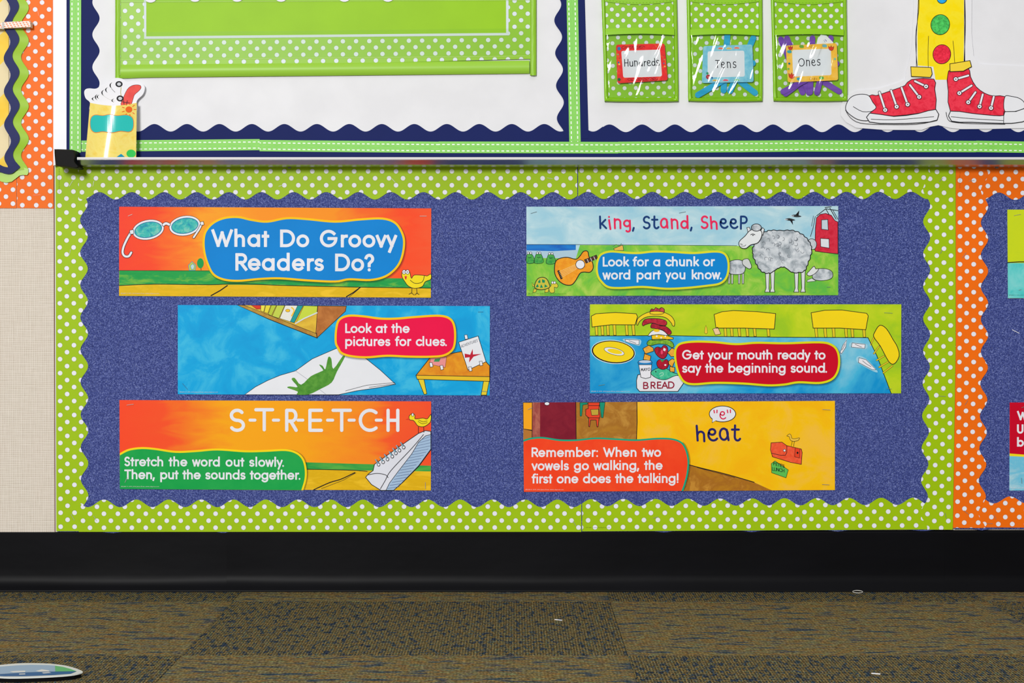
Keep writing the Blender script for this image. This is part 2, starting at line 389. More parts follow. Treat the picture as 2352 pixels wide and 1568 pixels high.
# ---------------------------------------------------------------- stroke lettering
def arc(cx, cy, rx, ry, a0, a1, n=None):
    n = n or max(4, int(abs(a1-a0)/15))
    return [(cx+rx*math.cos(math.radians(a0+(a1-a0)*i/n)), cy+ry*math.sin(math.radians(a0+(a1-a0)*i/n))) for i in range(n+1)]
X = .672; R = X/2; A = 1.05; DE = -.36
def ring(cx=R, cy=R, rx=R, ry=R): return arc(cx, cy, rx, ry, 0, 360, 24)
hr = .26
def arch(x0): return arc(x0+hr, X-hr, hr, hr, 180, 0)+[(x0+2*hr, 0)]
def ess(wd, top, x0=0):
    u = top/4; rx = wd/2
    return arc(x0+rx, top-u, rx*.93, u, 35, 180)[:-1]+arc(x0+rx, top-u, rx*.93, u, 180, 262)+arc(x0+rx, u, rx, u, 82, 0)+arc(x0+rx, u, rx, u, 0, -150)[1:]
G = {   # width, left kind, right kind, strokes
'o': (X, 'r', 'r', [ring()]),
'a': (X, 'r', 's', [ring(), [(X, X), (X, 0)]]),
'b': (X, 's', 'r', [ring(), [(0, A), (0, 0)]]),
'd': (X, 'r', 's', [ring(), [(X, A), (X, 0)]]),
'p': (X, 's', 'r', [ring(), [(0, X), (0, DE)]]),
'c': (.56, 'r', 'd', [arc(R, R, R, R, 45, 315)]),
'e': (X, 'r', 'r', [[(.02, R), (X, R)], arc(R, R, R, R, 0, 318)]),
'g': (X, 'r', 's', [ring(), [(X, X), (X, -.04)]+arc(R, -.04, R, .30, 0, -150)[1:]]),
'h': (2*hr, 's', 's', [[(0, A), (0, 0)], arch(0)]),
'n': (2*hr, 's', 's', [[(0, X), (0, 0)], arch(0)]),
'm': (.98, 's', 's', [[(0, X), (0, 0)], arc(.245, X-.245, .245, .245, 180, 0)+[(.49, 0)], arc(.735, X-.245, .245, .245, 180, 0)+[(.98, 0)]]),
'u': (2*hr, 's', 's', [[(0, X)]+arc(hr, hr, hr, hr, 180, 360), [(2*hr, X), (2*hr, 0)]]),
'r': (.28, 's', 'd', [[(0, X), (0, 0)], arc(.26, X-.26, .26, .26, 180, 85)]),
'i': (.0, 's', 's', [[(0, X), (0, 0)], [(0, A-.04), (0, A-.03)]]),
'k': (.46, 's', 'd', [[(0, A), (0, 0)], [(.46, X), (.04, .26)], [(.17, .36), (.5, 0)]]),
'l': (.0, 's', 's', [[(0, A), (0, 0)]]),
's': (.44, 'r', 'r', [ess(.44, X)]),
't': (.32, 'd', 'd', [[(.16, .9), (.16, 0)], [(0, X-.03), (.32, X-.03)]]),
'f': (.34, 'd', 'd', [arc(.33, .82, .19, .22, 85, 180)+[(.14, 0)], [(0, X), (.34, X)]]),
'v': (.54, 'd', 'd', [[(0, X), (.27, 0)], [(.27, 0), (.54, X)]]),
'w': (.84, 'd', 'd', [[(0, X), (.21, 0)], [(.21, 0), (.42, X)], [(.42, X), (.63, 0)], [(.63, 0), (.84, X)]]),
'y': (.54, 'd', 'd', [[(0, X), (.28, .02)], [(.54, X), (.13, DE)]]),
'W': (1.27, 'd', 'd', [[(0, 1), (.36, 0)], [(.36, 0), (.635, .86)], [(.635, .86), (.91, 0)], [(.91, 0), (1.27, 1)]]),
'D': (.82, 's', 'r', [[(0, 0), (0, 1), (.32, 1)]+arc(.32, .5, .5, .5, 90, -90)+[(0, 0)]]),
'G': (1.0, 'r', 's', [arc(.5, .5, .5, .5, 42, 360), [(1.0, .5), (.52, .5)]]),
'R': (.62, 's', 'd', [[(0, 0), (0, 1), (.33, 1)]+arc(.33, .73, .27, .27, 90, -90)+[(0, .46)], [(.26, .46), (.62, 0)]]),
'L': (.46, 's', 'd', [[(0, 1), (0, 0), (.46, 0)]]),
'S': (.52, 'r', 'r', [ess(.52, 1)]),
'T': (.66, 'd', 'd', [[(0, 1), (.66, 1)], [(.33, 1), (.33, 0)]]),
'U': (.62, 's', 's', [[(0, 1)]+arc(.31, .31, .31, .31, 180, 360)+[(.62, 1)]]),
'H': (.6, 's', 's', [[(0, 1), (0, 0)], [(.6, 1), (.6, 0)], [(0, .5), (.6, .5)]]),
'E': (.5, 's', 'd', [[(.5, 1), (0, 1), (0, 0), (.5, 0)], [(0, .5), (.46, .5)]]),
'C': (.82, 'r', 'd', [arc(.5, .5, .5, .5, 50, 310)]),
'K': (.5, 's', 'd', [[(0, 1), (0, 0)], [(.45, .72), (.03, .3)], [(.12, .4), (.5, 0)]]),
'P': (.5, 's', 'r', [[(0, -.05), (0, 1), (.24, 1)]+arc(.24, .72, .26, .28, 90, -90)+[(0, .44)]]),
'B': (.5, 's', 'r', [[(0, 0), (0, 1), (.22, 1)]+arc(.22, .76, .22, .24, 90, -90)+[(0, .52)], [(.22, .52)]+arc(.24, .26, .26, .26, 90, -90)+[(0, 0)]]),
'A': (.66, 'd', 'd', [[(0, 0), (.33, 1)], [(.33, 1), (.66, 0)], [(.12, .34), (.54, .34)]]),
'M': (.7, 's', 's', [[(0, 0), (.1, 1)], [(.1, 1), (.35, .3)], [(.35, .3), (.6, 1)], [(.6, 1), (.7, 0)]]),
'Y': (.6, 'd', 'd', [[(0, 1), (.3, .5)], [(.6, 1), (.3, .5)], [(.3, .5), (.3, 0)]]),
'O': (.9, 'r', 'r', [arc(.45, .5, .45, .5, 0, 360, 26)]),
'V': (.6, 'd', 'd', [[(0, 1), (.3, 0)], [(.3, 0), (.6, 1)]]),
'N': (.6, 's', 's', [[(0, 0), (0, 1)], [(0, 1), (.6, 0)], [(.6, 0), (.6, 1)]]),
'I': (.0, 's', 's', [[(0, 1), (0, 0)]]),
'?': (.46, 'd', 's', [arc(.23, .76, .23, .24, 165, -60)+[(.22, .42), (.22, .28)], [(.22, 0), (.22, .01)]]),
'!': (.0, 's', 's', [[(0, 1), (0, .28)], [(0, 0), (0, .01)]]),
'.': (.0, 'd', 's', [[(0, 0), (0, .01)]]),
',': (.08, 'd', 's', [[(.08, .05), (0, -.2)]]),
':': (.0, 's', 's', [[(0, 0), (0, .01)], [(0, X-.06), (0, X-.05)]]),
'-': (.3, 'd', 'd', [[(0, .42), (.3, .42)]]),
"'": (.0, 'd', 'd', [[(0, 1), (0, .8)]]),
'"': (.16, 'd', 'd', [[(0, 1), (0, .76)], [(.16, 1), (.16, .76)]]),
}
XH = .8
HAND = {
'e': (.6, 'r', 'r', [arc(.28, .58, .21, .19, -160, 165)+arc(.36, .39, .34, .39, 150, 318)]),
't': (.56, 'd', 'd', [[(.2, 1), (.2, .25)]+arc(.4, .25, .2, .27, 180, 325)[1:], [(0, .72), (.46, .72)]]),
'a': (.58, 'r', 's', [arc(.27, .42, .27, .38, 50, 410), [(.47, .72), (.58, .02)]]),
'n': (.5, 's', 's', [[(0, XH), (.03, 0)], arc(.25, XH-.28, .24, .24, 175, 0)+[(.5, 0)]]),
'h': (.5, 's', 's', [[(0, 1), (.05, 0)], arc(.27, .38, .22, .22, 175, 0)+[(.5, -.05)]]),
'u': (.5, 's', 's', [[(0, .66)]+arc(.24, .24, .24, .24, 180, 360)+[(.48, .66)], [(.48, .66), (.5, 0)]]),
'r': (.36, 's', 'd', [[(0, .66), (.03, 0)], arc(.24, .42, .22, .22, 180, 60)]),
'i': (.1, 's', 's', [[(0, .72), (.1, -.05)], [(0, .98), (0, .99)]]),
'g': (.5, 'r', 's', [arc(.25, .42, .25, .25, 0, 360, 20), [(.5, .66), (.52, -.05)]+arc(.34, -.1, .18, .18, 0, -140)[1:]]),
'd': (.56, 'r', 's', [arc(.26, .32, .26, .3, 0, 360, 20), [(.5, 1.05), (.56, 0)]]),
's': (.5, 'r', 'r', [ess(.46, .8)]),
}
def text(mb, s, x0, x1, yb, cap, sw, mat, p, dy=0.0, cols=None, jitter=0.0, hs=1.0, hand=False):
    """letters whose ink spans x0..x1, outer baseline yb, outer cap height cap (pixels); dy: rise of y over the line"""
    k = cap-sw; kx = k*hs
    G_ = dict(G, **HAND) if hand else G
    wts = []; tot = 0
    seq = [c for c in s]
    gaps = []
    prev = None; pend = 0
    for c in seq:
        if c == ' ': pend += 1.45; continue
        if prev is not None:
            g = 1.0
            for kd in (G_[prev][2], G_[c][1]): g -= {'s': 0, 'r': .16, 'd': .30}[kd]
            gaps.append(g+pend)
        prev = c; pend = 0
    chars = [c for c in seq if c != ' ']
    wsum = sum(G_[c][0] for c in chars)*kx
    unit = (x1-x0-sw-wsum)/max(.01, sum(gaps)) if gaps else 0
    x = x0+sw/2; rnd = random.Random(len(s))
    for i, c in enumerate(chars):
        m = cols[i] if cols else mat
        ja = rnd.uniform(-jitter, jitter); jy = rnd.uniform(-jitter, jitter)*k*.5
        for si, st in enumerate(G_[c][3]):
            pts = []
            for (u, v) in st:
                xx = u*kx + ja*v*k; yy = v*k + jy
                X_ = x+xx; pts.append((X_, yb-sw/2-yy+dy*(X_-x0)/max(1, x1-x0)))
            mb.ribbon(pts, sw, m, p+si*1.5e-5+(i % 2)*6e-6, sq=not hand and math.dist(pts[0], pts[-1]) > .1*k)
        x += G_[c][0]*kx + (gaps[i]*unit if i < len(gaps) else 0)
def tiny(parent, s, x0, x1, yb, size, mat, p, name='fine_print', vertical=False):
    """a line of fine print set in Blender's own font"""
    cu = bpy.data.curves.new('fine_print', 'FONT'); cu.body = s; cu.size = 1; cu.resolution_u = 1
    t = bpy.data.objects.new('fine_print', cu); C.objects.link(t)
    dg = bpy.context.evaluated_depsgraph_get(); me = t.evaluated_get(dg).to_mesh()
    xs = [v.co.x for v in me.vertices]; k = (x1-x0)/(max(xs)-min(xs)); mn = min(xs)
    mb = MB()
    for f in me.polygons:
        pts = [me.vertices[i].co for i in f.vertices]
        if vertical: px = [(yb+q.y*size*-1*-1, x0+(q.x-mn)*k) for q in pts]
        else: px = [(x0+(q.x-mn)*k, yb-q.y*size) for q in pts]
        mb.poly(px, mat, p)
    t.evaluated_get(dg).to_mesh_clear(); bpy.data.objects.remove(t); bpy.data.curves.remove(cu)
    return mb.build(name, parent)

# ---------------------------------------------------------------- materials
WHITE = (238, 238, 245); INK = (22, 22, 28)
M_green_dots = dots((165, 202, 4)); M_orange_dots = dots((255, 115, 6), lo=.96)
M_denim = denim(); M_weave = weave(); M_ribbon = ribbon_mat()
M_navy = flat((18, 32, 94), .5, .08); M_navy2 = flat((34, 42, 96), .5, .14); M_white_card = flat((233, 233, 237), .5, .25)
M_board = flat((231, 231, 235), .4, .15); M_frame = flat((243, 244, 250), .4, .3)
M_base = vinyl((6, 6, 9)); M_ink = flat(INK); M_w = flat(WHITE)
M_staple = metal((150, 152, 150), .5); M_alu = metal((176, 174, 176), .32); M_lip = flat((228, 226, 226), .35, .4)
M_cap = vinyl((9, 8, 8), .6, .15)

# ---------------------------------------------------------------- floor: carpet tiles laid quarter-turn
T = .6155; X0 = .160; Y0 = -.146
fl = empty('floor', (0, 0, 0), kind='structure', label='olive brown and navy loop-pile carpet laid in quarter-turned tiles')
cm = {True: carpet(True), False: carpet(False)}
mesh = {}
def tile_mesh(x0, x1, y0, y1, mat):
    g = .0001; bv = .0007; mb = MB()
    a = [(x0+g, y0+g), (x1-g, y0+g), (x1-g, y1-g), (x0+g, y1-g)]; b = [(x0+bv, y0+bv), (x1-bv, y0+bv), (x1-bv, y1-bv), (x0+bv, y1-bv)]
    mb.face([Vector((*q, 0)) for q in b], mat)
    for i in range(4):
        j = (i+1) % 4
        mb.face([Vector((*a[i], -.0006)), Vector((*a[j], -.0006)), Vector((*b[j], 0)), Vector((*b[i], 0))], mat)
        mb.face([Vector((*a[i], -.006)), Vector((*a[j], -.006)), Vector((*a[j], -.0006)), Vector((*a[i], -.0006))], mat)
    return mb
for r in range(-1, 8):
    y1 = Y0-r*T if r >= 0 else .0; y0 = Y0-(r+1)*T
    if r < 0: y0 = Y0
    for c in range(-4, 4):
        v = (r+c) % 2 == 1
        key = (v, r < 0)
        if key not in mesh:
            mb = tile_mesh(0, T, y0-y1, 0, cm[v]); o = mb.build('carpet_tile', fl); mesh[key] = o.data
            o.location = (X0+c*T, y1, 0)
        else:
            o = bpy.data.objects.new('carpet_tile', mesh[key]); C.objects.link(o); o.parent = fl; o.location = (X0+c*T, y1, 0)
mb = MB(); mb.box((-2.6, -5.2, -.02), (2.6, .02, -.006), flat((40, 38, 34), .9)); mb.build('subfloor', fl)

# wall and vinyl base
mb = MB(); mb.box((-2.2, 0, -.02), (2.4, .12, 2.2), M_weave)
mb.build('wall_back', kind='structure', base=(0, 0, 0), label='wall covered in cream woven fabric behind the boards')
bb = empty('baseboard_back', (0, 0, 0), kind='structure', label='black vinyl cove base in three lengths along the wall')
def base_len(x0, x1, t0, t1, off):
    prof = [(.0035, None), (.0035, .0985), (.0035, .06), (.0036, .04), (.0037, .028), (.0042, .021), (.0062, .014), (.0095, .008), (.0125, .0035), (.0140, .0008), (.0135, 0)]
    n = max(6, int((x1-x0)/.03)); rows = []
    mb = MB()
    def wob(x): return .0007*math.sin(x*7+off*3)+.0006*math.sin(x*17+off)
    for i, (p, z) in enumerate(prof):
        row = []
        for j in range(n+1):
            x = x0+(x1-x0)*j/n; tz = t0+(t1-t0)*j/n
            zz = tz if z is None else z
            row.append((x, -(p+off*.0004+(wob(x)*.5 if .015 < (z or 0) < .05 else 0)), zz))
        rows.append(row)
    rows = [[(x, 0, z) for x, y, z in rows[0]]] + rows
    mb.grid([r[::-1] for r in rows], M_base)
    return mb.build('base_strip', bb, smooth=True)
zt = lambda y: H+(VY-y)/S
base_len(-2.2, (521-VX)/S, zt(1221.5), zt(1221.5), 0); base_len((521-VX)/S, (2168-VX)/S, zt(1222), zt(1217), 0.6); base_len((2168-VX)/S, 2.4, zt(1217), zt(1215), 0)

# ---------------------------------------------------------------- denim backing papers
PB = .0048
def backing(px, label):
    mb = MB(); mb.slab(px, M_denim, .0042, PB)
    return mb.build('backing_paper', label=label, cat='paper', group='denim backing papers on the wall')
def bumps(xs, y0):
    return lambda x: y0(x)+sum(3.2*math.exp(-((x-c)/w_)**2*2) for c, w_ in xs)
f = bumps([(258, 26), (512, 16), (1525, 18), (1727, 22), (1925, 22), (2120, 30)], lambda x: 1220.6-max(0, x-1335)*.006)
bot = [(x, f(x)) for x in range(132, 2190, 8)]
backing([(132, 372)]+bot+[(2190, 372)], 'denim-blue paper filling the green dotted border')
f2 = bumps([(2255, 16)], lambda x: 1214.5)
backing([(2192, 372)]+[(x, f2(x)) for x in range(2192, 2590, 8)]+[(2590, 372)], 'denim-blue paper inside the orange dotted border at right')
mb = MB(); mb.slab([(123.2, 380), (125.4, 380), (127.6, 1221), (125.4, 1221)], flat((120, 86, 70), .7), .0, .0018)
mb.slab([(125.4, 380), (131, 380), (133, 1221), (127.6, 1221)], flat((232, 230, 228), .6), .0, .0038)
mb.build('trim_1', kind='structure', label='narrow brown and white edge strip of the tack panel')

# ---------------------------------------------------------------- scalloped border strips
def wave(c, amp, per, x): return c+amp*math.cos(2*math.pi*(x-0)/per)
def strip_h(label, x0, x1, outer, crest, lobe, xc, per, mat, org, p, group, cut0=0, cut1=0, top=True):
    """horizontal strip: outer(x) straight edge, scallop between crest(x) (thin) and lobe(x); xc a thin point"""
    def sc_(x):
        a, b = crest(x), lobe(x); t = .5-.5*math.cos(2*math.pi*(x-xc)/per)
        return a+(b-a)*t
    n = int((x1-x0)/2.5)
    edge = [(x0+(x1-x0)*i/n, sc_(x0+(x1-x0)*i/n)) for i in range(n+1)]
    px = [(x0, outer(x0))]+edge+[(x1, outer(x1))]
    mb = MB(); mb.slab(px, mat, p-.0004, p, uvf=lambda x, y: ((x-org[0])/32.06, (y-org[1]-org[2]*(x-org[0]))/32.06))
    return mb.build('border_strip', label=label, cat='border', group=group)
def strip_v(label, y0, y1, outer, crest, lobe, yc, per, mat, org, p, group, corner=None):
    def sc_(y):
        a, b = crest(y), lobe(y); t = .5-.5*math.cos(2*math.pi*(y-yc)/per)
        return a+(b-a)*t
    n = int((y1-y0)/2.5)
    edge = [(sc_(y0+(y1-y0)*i/n), y0+(y1-y0)*i/n) for i in range(n+1)]
    px = [(outer(y), y) for y in [y1+(y0-y1)*i/12 for i in range(13)]]
    px = edge+px
    mb = MB(); mb.slab(px, mat, p-.0004, p, uvf=lambda x, y: ((x-org[0]-org[2](y))/32.06, (y-org[1])/32.06))
    return mb.build('border_strip', label=label, cat='border', group=group)
K = lambda v: (lambda _: v)
def lerp(xa, ya, xb, yb): return lambda x: ya+(yb-ya)*(x-xa)/(xb-xa)
g1 = 'green polka-dot border strips'
P1, P2 = .0053, .0058
rt = lambda y: 2195 if y < 800 else 2195-(y-800)*6.5/415
B = {}
B['gl'] = strip_v('green dotted scalloped strip down the left edge of the denim board', 372, 1219.5, lerp(380, 127.5, 1220, 129.5), lerp(504, 184, 1100, 185.7), lerp(470, 201.2, 1143, 203), 504.5+.8, 74.43, M_green_dots, (136.4, 407.7, lambda y: (y-407.7)*.0036), P1, g1)
B['gtl'] = strip_h('green dotted scalloped strip under the tray, left length', 181, 1325.8, K(372), K(441), K(458), 228.2, 74.43, M_green_dots, (204.3, 393.2, 0), P2, g1)
B['gtr'] = strip_h('green dotted scalloped strip under the tray, right length', 1327.8, 2146, K(372), K(440.3), K(457), 1349.8, 74.3, M_green_dots, (1335.9, 391.4, 0), P2, g1)
B['gbl'] = strip_h('green dotted scalloped strip above the black base, left length', 181, 1335.2, K(1221), K(1164.3), K(1146.9), 238.7-37.2, 74.4, M_green_dots, (238.7, 1211.5, -.0005), P2, g1)
B['gbr'] = strip_h('green dotted scalloped strip above the black base, right length', 1337, 2135, lerp(1337, 1220, 2189, 1215.2), lerp(1337, 1162.5, 2097, 1159), lerp(1337, 1146, 2097, 1142.4), 1950-37.2, 74.0, M_green_dots, (1430.9, 1210.1, -.0058), P2, g1)
B['gr'] = strip_v('green dotted scalloped strip down the right edge of the denim board', 372, 1216, rt, lambda y: rt(y)-58.5, lambda y: rt(y)-74.6, 657+37.2, 74.3, M_green_dots, (2184.3, 394.5, lambda y: rt(y)-2195), P2+.0004, g1)
g2 = 'orange polka-dot border strips'
B['or'] = strip_v('orange dotted scalloped strip beside the green one on the right', 372, 1212, lambda y: rt(y)+.4, lambda y: rt(y)+58, lambda y: rt(y)+74.6, 622-37.2+.4, 74.0, M_orange_dots, (2205, 414.3, lambda y: rt(y)-2195), P2+.0004, g2)
B['ot'] = strip_h('orange dotted scalloped strip across the top of the right-hand denim paper', 2250, 2590, K(372), K(442), K(459), 2294.4, 74.4, M_orange_dots, (2285, 411, 0), P2, g2)
B['ob'] = strip_h('orange dotted scalloped strip across the foot of the right-hand denim paper', 2235, 2590, lerp(2235, 1210.5, 2590, 1213), K(1155.7), K(1139.7), 2285-2, 74.4, M_orange_dots, (2261, 1171, .001), P2, g2)

def staples(o, p, *segs, wd=.85, mat=None):
    for (x0, y0, x1, y1) in segs:
        a, b = pos(x0, y0, p+.0002), pos(x1, y1, p+.0002); d = (b-a); n = Vector((-d.z, 0, d.x)).normalized()*(wd/S/2)
        up = Vector((0, -.0005, 0)); mb = MB()
        q = [a-n, b-n, b+n, a+n]
        if (q[1]-q[0]).cross(q[2]-q[0]).y > 0: q = q[::-1]
        f_ = [v+up for v in q]
        mb.face(f_, mat or M_staple)
        for i in range(4):
            j = (i+1) % 4; mb.face([f_[j], f_[i], q[i], q[j]], mat or M_staple)
        mb.build('staple', o)
staples(B['gl'], P1, (159, 428, 167, 415), (159, 586, 162, 573), (163, 1180, 171, 1195))
staples(B['gtl'], P2, (213, 428, 216, 416), (364, 420, 373, 411), (1256, 408, 1270, 411), (640, 428, 652, 424), (900, 410, 908, 419))
staples(B['gtr'], P2, (1352, 420, 1359, 408), (1580, 415, 1592, 418), (1800, 414, 1812, 411))
staples(B['gbl'], P2, (215, 1184, 222, 1196), (1316, 1196, 1323, 1208), (700, 1188, 712, 1185), (798, 1190, 802, 1202))
staples(B['gbr'], P2, (1500, 1190, 1512, 1186), (1840, 1183, 1842, 1198))
staples(B['gr'], P2+.0004, (2157, 417, 2166, 409), (2160, 582, 2164, 574), (2156, 909, 2172, 910), (2171, 1178, 2173, 1190))
staples(B['or'], P2+.0004, (2225, 416, 2238, 414), (2210, 592, 2219, 580), (2216, 930, 2223, 919), (2214, 1172, 2225, 1181))
staples(B['ob'], P2, (2283, 1182, 2288, 1192), (2266, 1202, 2280, 1202))
M_fine = flat((58, 66, 20)); M_fine_o = flat((120, 60, 20))
tiny(B['gbr'], 'CTP 0681   Creative Teaching Press, USA', 1345, 1401, 1212, 3.0, M_fine, P2+.0001)
tiny(B['gtl'], 'Creative Teaching Press, Inc.  CTP 0681', 1260.5, 1317.5, 393.6, 3.0, M_fine, P2+.0001)
tiny(B['gl'], 'CTP 0681 Creative Teaching Press, Inc.  Printed in USA', 386, 442, 135, 3.0, M_fine, P1+.0001, vertical=True)
tiny(B['or'], 'CTP Creative Teaching Press, Inc.', 394, 433, 2204, 3.0, M_fine_o, P2+.0005, vertical=True)

# ---------------------------------------------------------------- left wall panel: orange, lime, navy trims and chevron paper
g3 = 'orange polka-dot border strips at the far left'
mb = MB(); mb.slab([(39, -60), (121.5, -60), (121.8, 200), (123.3, 478.5), (39, 477.5)], M_orange_dots, .0008, .0014, uvf=lambda x, y: ((x-80.7)/32.0-(y-21.7)*.00018, (y-21.7)/32.1))
ov = mb.build('border_strip', label='orange dotted strip running down beside the white board frame', cat='border', group=g3)
mb = MB(); mb.slab([(-260, 405), (38, 405), (38, 478), (-260, 476)], M_orange_dots, .0008, .0019, uvf=lambda x, y: ((x-29.7)/32.0, (y-435.4)/32.1))
oh = mb.build('border_strip', label='orange dotted strip across the foot of the far-left panel', cat='border', group=g3)
staples(ov, .0014, (86, 22, 89, 36), (76, 448, 93, 447), mat=flat((255, 170, 150)))
# chevron paper
def chevron():
    m, t, b = new_mat('chevron_stripe_print', .5, .25)
    uv = nd(t, 'ShaderNodeUVMap'); sp = nd(t, 'ShaderNodeSeparateXYZ'); t.links.new(uv.outputs[0], sp.inputs[0])
    # bands rise to the right; 75 px period measured vertically
    v = math_(t, 'ADD', math_(t, 'MULTIPLY', sp.outputs[1], 32.06), math_(t, 'MULTIPLY', sp.outputs[0], 32.06*.95))
    fr = math_(t, 'FRACT', math_(t, 'DIVIDE', math_(t, 'SUBTRACT', v, 6.0), 143.0))
    n = nd(t, 'ShaderNodeTexNoise', i_Scale=.7); t.links.new(uv.outputs[0], n.inputs['Vector'])
    yel = ramp(t, n.outputs[0], [(.3, (255, 205, 38)), (.7, (255, 220, 85))])
    t.links.new(mixc(t, math_(t, 'LESS_THAN', fr, .52), yel, lin((240, 222, 176))), b.inputs['Base Color'])
    return m
mb = MB(); mb.slab([(-260, -60), (20, -60), (20, 385), (-260, 385)], chevron(), .0008, .0022)
mb.build('chevron_paper', label='yellow and cream chevron paper behind the navy wavy trim', cat='paper')
def wv(a, b, yc, per): return lambda y: (a+b)/2+(b-a)/2*math.cos(2*math.pi*(y-yc)/per)
lime_r = wv(48.5, 66, 18, 75.3); nav_r = lambda y: wv(27.4, 43.5, 14, 75.8)(y)+y*.006; nav_l = lambda y: wv(7.7, 23, 20, 76)(y)+y*.006
ys = list(range(-60, 383, 3))
M_lime = flat((164, 208, 56), .22, .5)
def curl(mb, left, right, ys_, mat, pl, pr, n=6):
    """trim strip that bows a little off the wall between its edges"""
    rows = []; uvr = []
    for y in ys_:
        a, b = left(y), right(y); r = []; u = []
        for i in range(n+1):
            t = i/n; x = a+(b-a)*t; r.append(pos(x, y, pl+(pr-pl)*t)); u.append((x/32.06, y/32.06))
        rows.append(r); uvr.append(u)
    mb.grid(rows[::-1], mat, uvr[::-1])
mb = MB()
curl(mb, lambda y: nav_r(y)-14, lime_r, ys+[384, 390], M_lime, .0085, .0040)
px = [(lime_r(388), 388), (65, 398), (62, 402), (52, 401.5), (45, 403), (36, 410), (27, 417), (15, 419.5), (3, 417), (-8, 410), (-22, 403), (-40, 403), (-60, 412), (-260, 412), (-260, 384), (20, 384), (46, 382)]
mb.poly(px, M_lime, .0052)
mb.build('border_strip', smooth=False, label='glossy lime scalloped strip curling round the foot of the chevron panel', cat='border')
mb = MB()
curl(mb, nav_l, nav_r, ys, M_navy2, .0098, .0092)
px = [(nav_l(381), 381), (18, 384), (8, 382), (0, 378), (-10, 374), (-30, 378), (-60, 384), (-260, 384), (-260, 399), (-60, 403), (-30, 398), (-12, 395), (0, 395), (10, 398), (19, 399.5), (28, 398), (36, 392), (46, 384), (40, 376), (36, 372), (27, 374)]
mb.poly(smooth(px, 3), M_navy2, .0095)
mb.build('border_strip', label='navy wavy strip over the lime one at the far left', cat='border')
# ---------------------------------------------------------------- clothespin
cp = empty('clothespin', pos(30, 58, .011), label='small wooden clothespin faced with orange and white checked tape', cat='clothespin')
def check():
    m, t, b = new_mat('orange_check_tape', .5, .3)
    uv = nd(t, 'ShaderNodeUVMap'); mp = nd(t, 'ShaderNodeMapping', i_Scale=(32.06/12, 32.06/7, 1)); t.links.new(uv.outputs[0], mp.inputs[0])
    mp.inputs['Rotation'].default_value = (0, 0, .0)
    sp = nd(t, 'ShaderNodeSeparateXYZ'); t.links.new(mp.outputs[0], sp.inputs[0])
    f = math_(t, 'MULTIPLY', math_(t, 'SINE', math_(t, 'MULTIPLY', math_(t, 'ADD', sp.outputs[0], math_(t, 'MULTIPLY', sp.outputs[1], .5)), 2*math.pi)), math_(t, 'SINE', math_(t, 'MULTIPLY', math_(t, 'SUBTRACT', sp.outputs[1], math_(t, 'MULTIPLY', sp.outputs[0], 0.5)), 2*math.pi)))
    t.links.new(ramp(t, math_(t, 'ADD', math_(t, 'MULTIPLY', f, .5), .5), [(.5, (252, 240, 232)), (.7, (246, 170, 130)), (.9, (243, 120, 62))]), b.inputs['Base Color'])
    return m
M_check = check(); M_wood = paint((226, 200, 165), (205, 176, 140), sx=.3, sy=3, name='pale_wood')
mb = MB(); mb.slab([(-30, 54.5), (7, 52.5), (7, 65.5), (-30, 67)], M_wood, .0135, .0205); mb.slab([(8, 50.5), (70, 47.5), (70.5, 62.5), (8, 65)], M_wood, .0145, .0205)
mb.slab([(7, 52.5), (8, 50.5), (8, 65), (7, 65.5)], M_wood, .0145, .0195)
leg1 = mb.build('leg', cp)
mb = MB(); mb.poly([(-30, 54.5), (7, 52.6), (7, 65.3), (-30, 67)], M_check, .0207); mb.poly([(8.4, 50.9), (69.6, 48), (70, 62), (8.4, 64.6)], M_check, .0207); mb.build('patterned_tape', leg1, label='orange and white checked tape')
mb = MB(); mb.slab([(-30, 55), (8, 54), (74, 51.5), (74, 64.5), (8, 66.5), (-30, 68)], M_wood, .0105, .0138); mb.build('leg', cp)
mb = MB()
for x in (5.5, 8.5): mb.slab([(x-.8, 50.5), (x+.8, 50.5), (x+.8, 67), (x-.8, 67)], M_staple, .0125, .0215)
mb.build('spring', cp)

# ---------------------------------------------------------------- whiteboard with tray
PW = .017
wb = empty('whiteboard', pos(1300, 384, 0), label='long whiteboard with white frame and aluminium marker tray', cat='whiteboard')
mb = MB()
def slabpx(mb, px, mat, p0, p1): mb.slab(px, mat, p0, p1)
mb.slab([(152, -80), (2620, -80), (2620, 372), (152, 372)], M_board, .001, PW); mb.build('writing_surface', wb)
mb = MB(); mb.slab([(121.8, -80), (152.6, -80), (152.6, 372), (122.5, 380)], M_frame, .001, PW+.002); mb.build('frame', wb)
# tray: lofted profile
def loft(mb, prof, x0, x1, mat, n=1):
    rows = [[Vector((x0, -p, z)), Vector((x1, -p, z))] for p, z in prof]
    for i in range(len(rows)-1): mb.face([rows[i][0], rows[i+1][0], rows[i+1][1], rows[i][1]], mat)
    mb.face([r[0] for r in rows], mat); mb.face([r[1] for r in rows][::-1], mat)
zof = lambda y, p: H+(VY-y)/S*(D-p)/D
tx0, tx1 = pos(178, 0, .06).x, pos(2620, 0, .06).x
prof = [(.0175, zof(383.5, .0175)), (.046, zof(379, .046)), (.050, zof(378, .050)), (.0625, zof(367, .0625)), (.0625, zof(364, .0625)), (.056, zof(364.5, .056)), (.020, zof(378, .02)), (.0175, zof(378, .0175))]
mb = MB(); loft(mb, prof, tx0, tx1, M_alu); tray = mb.build('marker_tray', wb)
mb = MB(); loft(mb, [(.0605, zof(366.4, .0605)), (.0640, zof(366.4, .064)), (.0645, zof(364, .0645)), (.0640, zof(361.0, .064)), (.0605, zof(361.0, .0605))], tx0, tx1, M_lip); mb.build('tray_lip', tray)
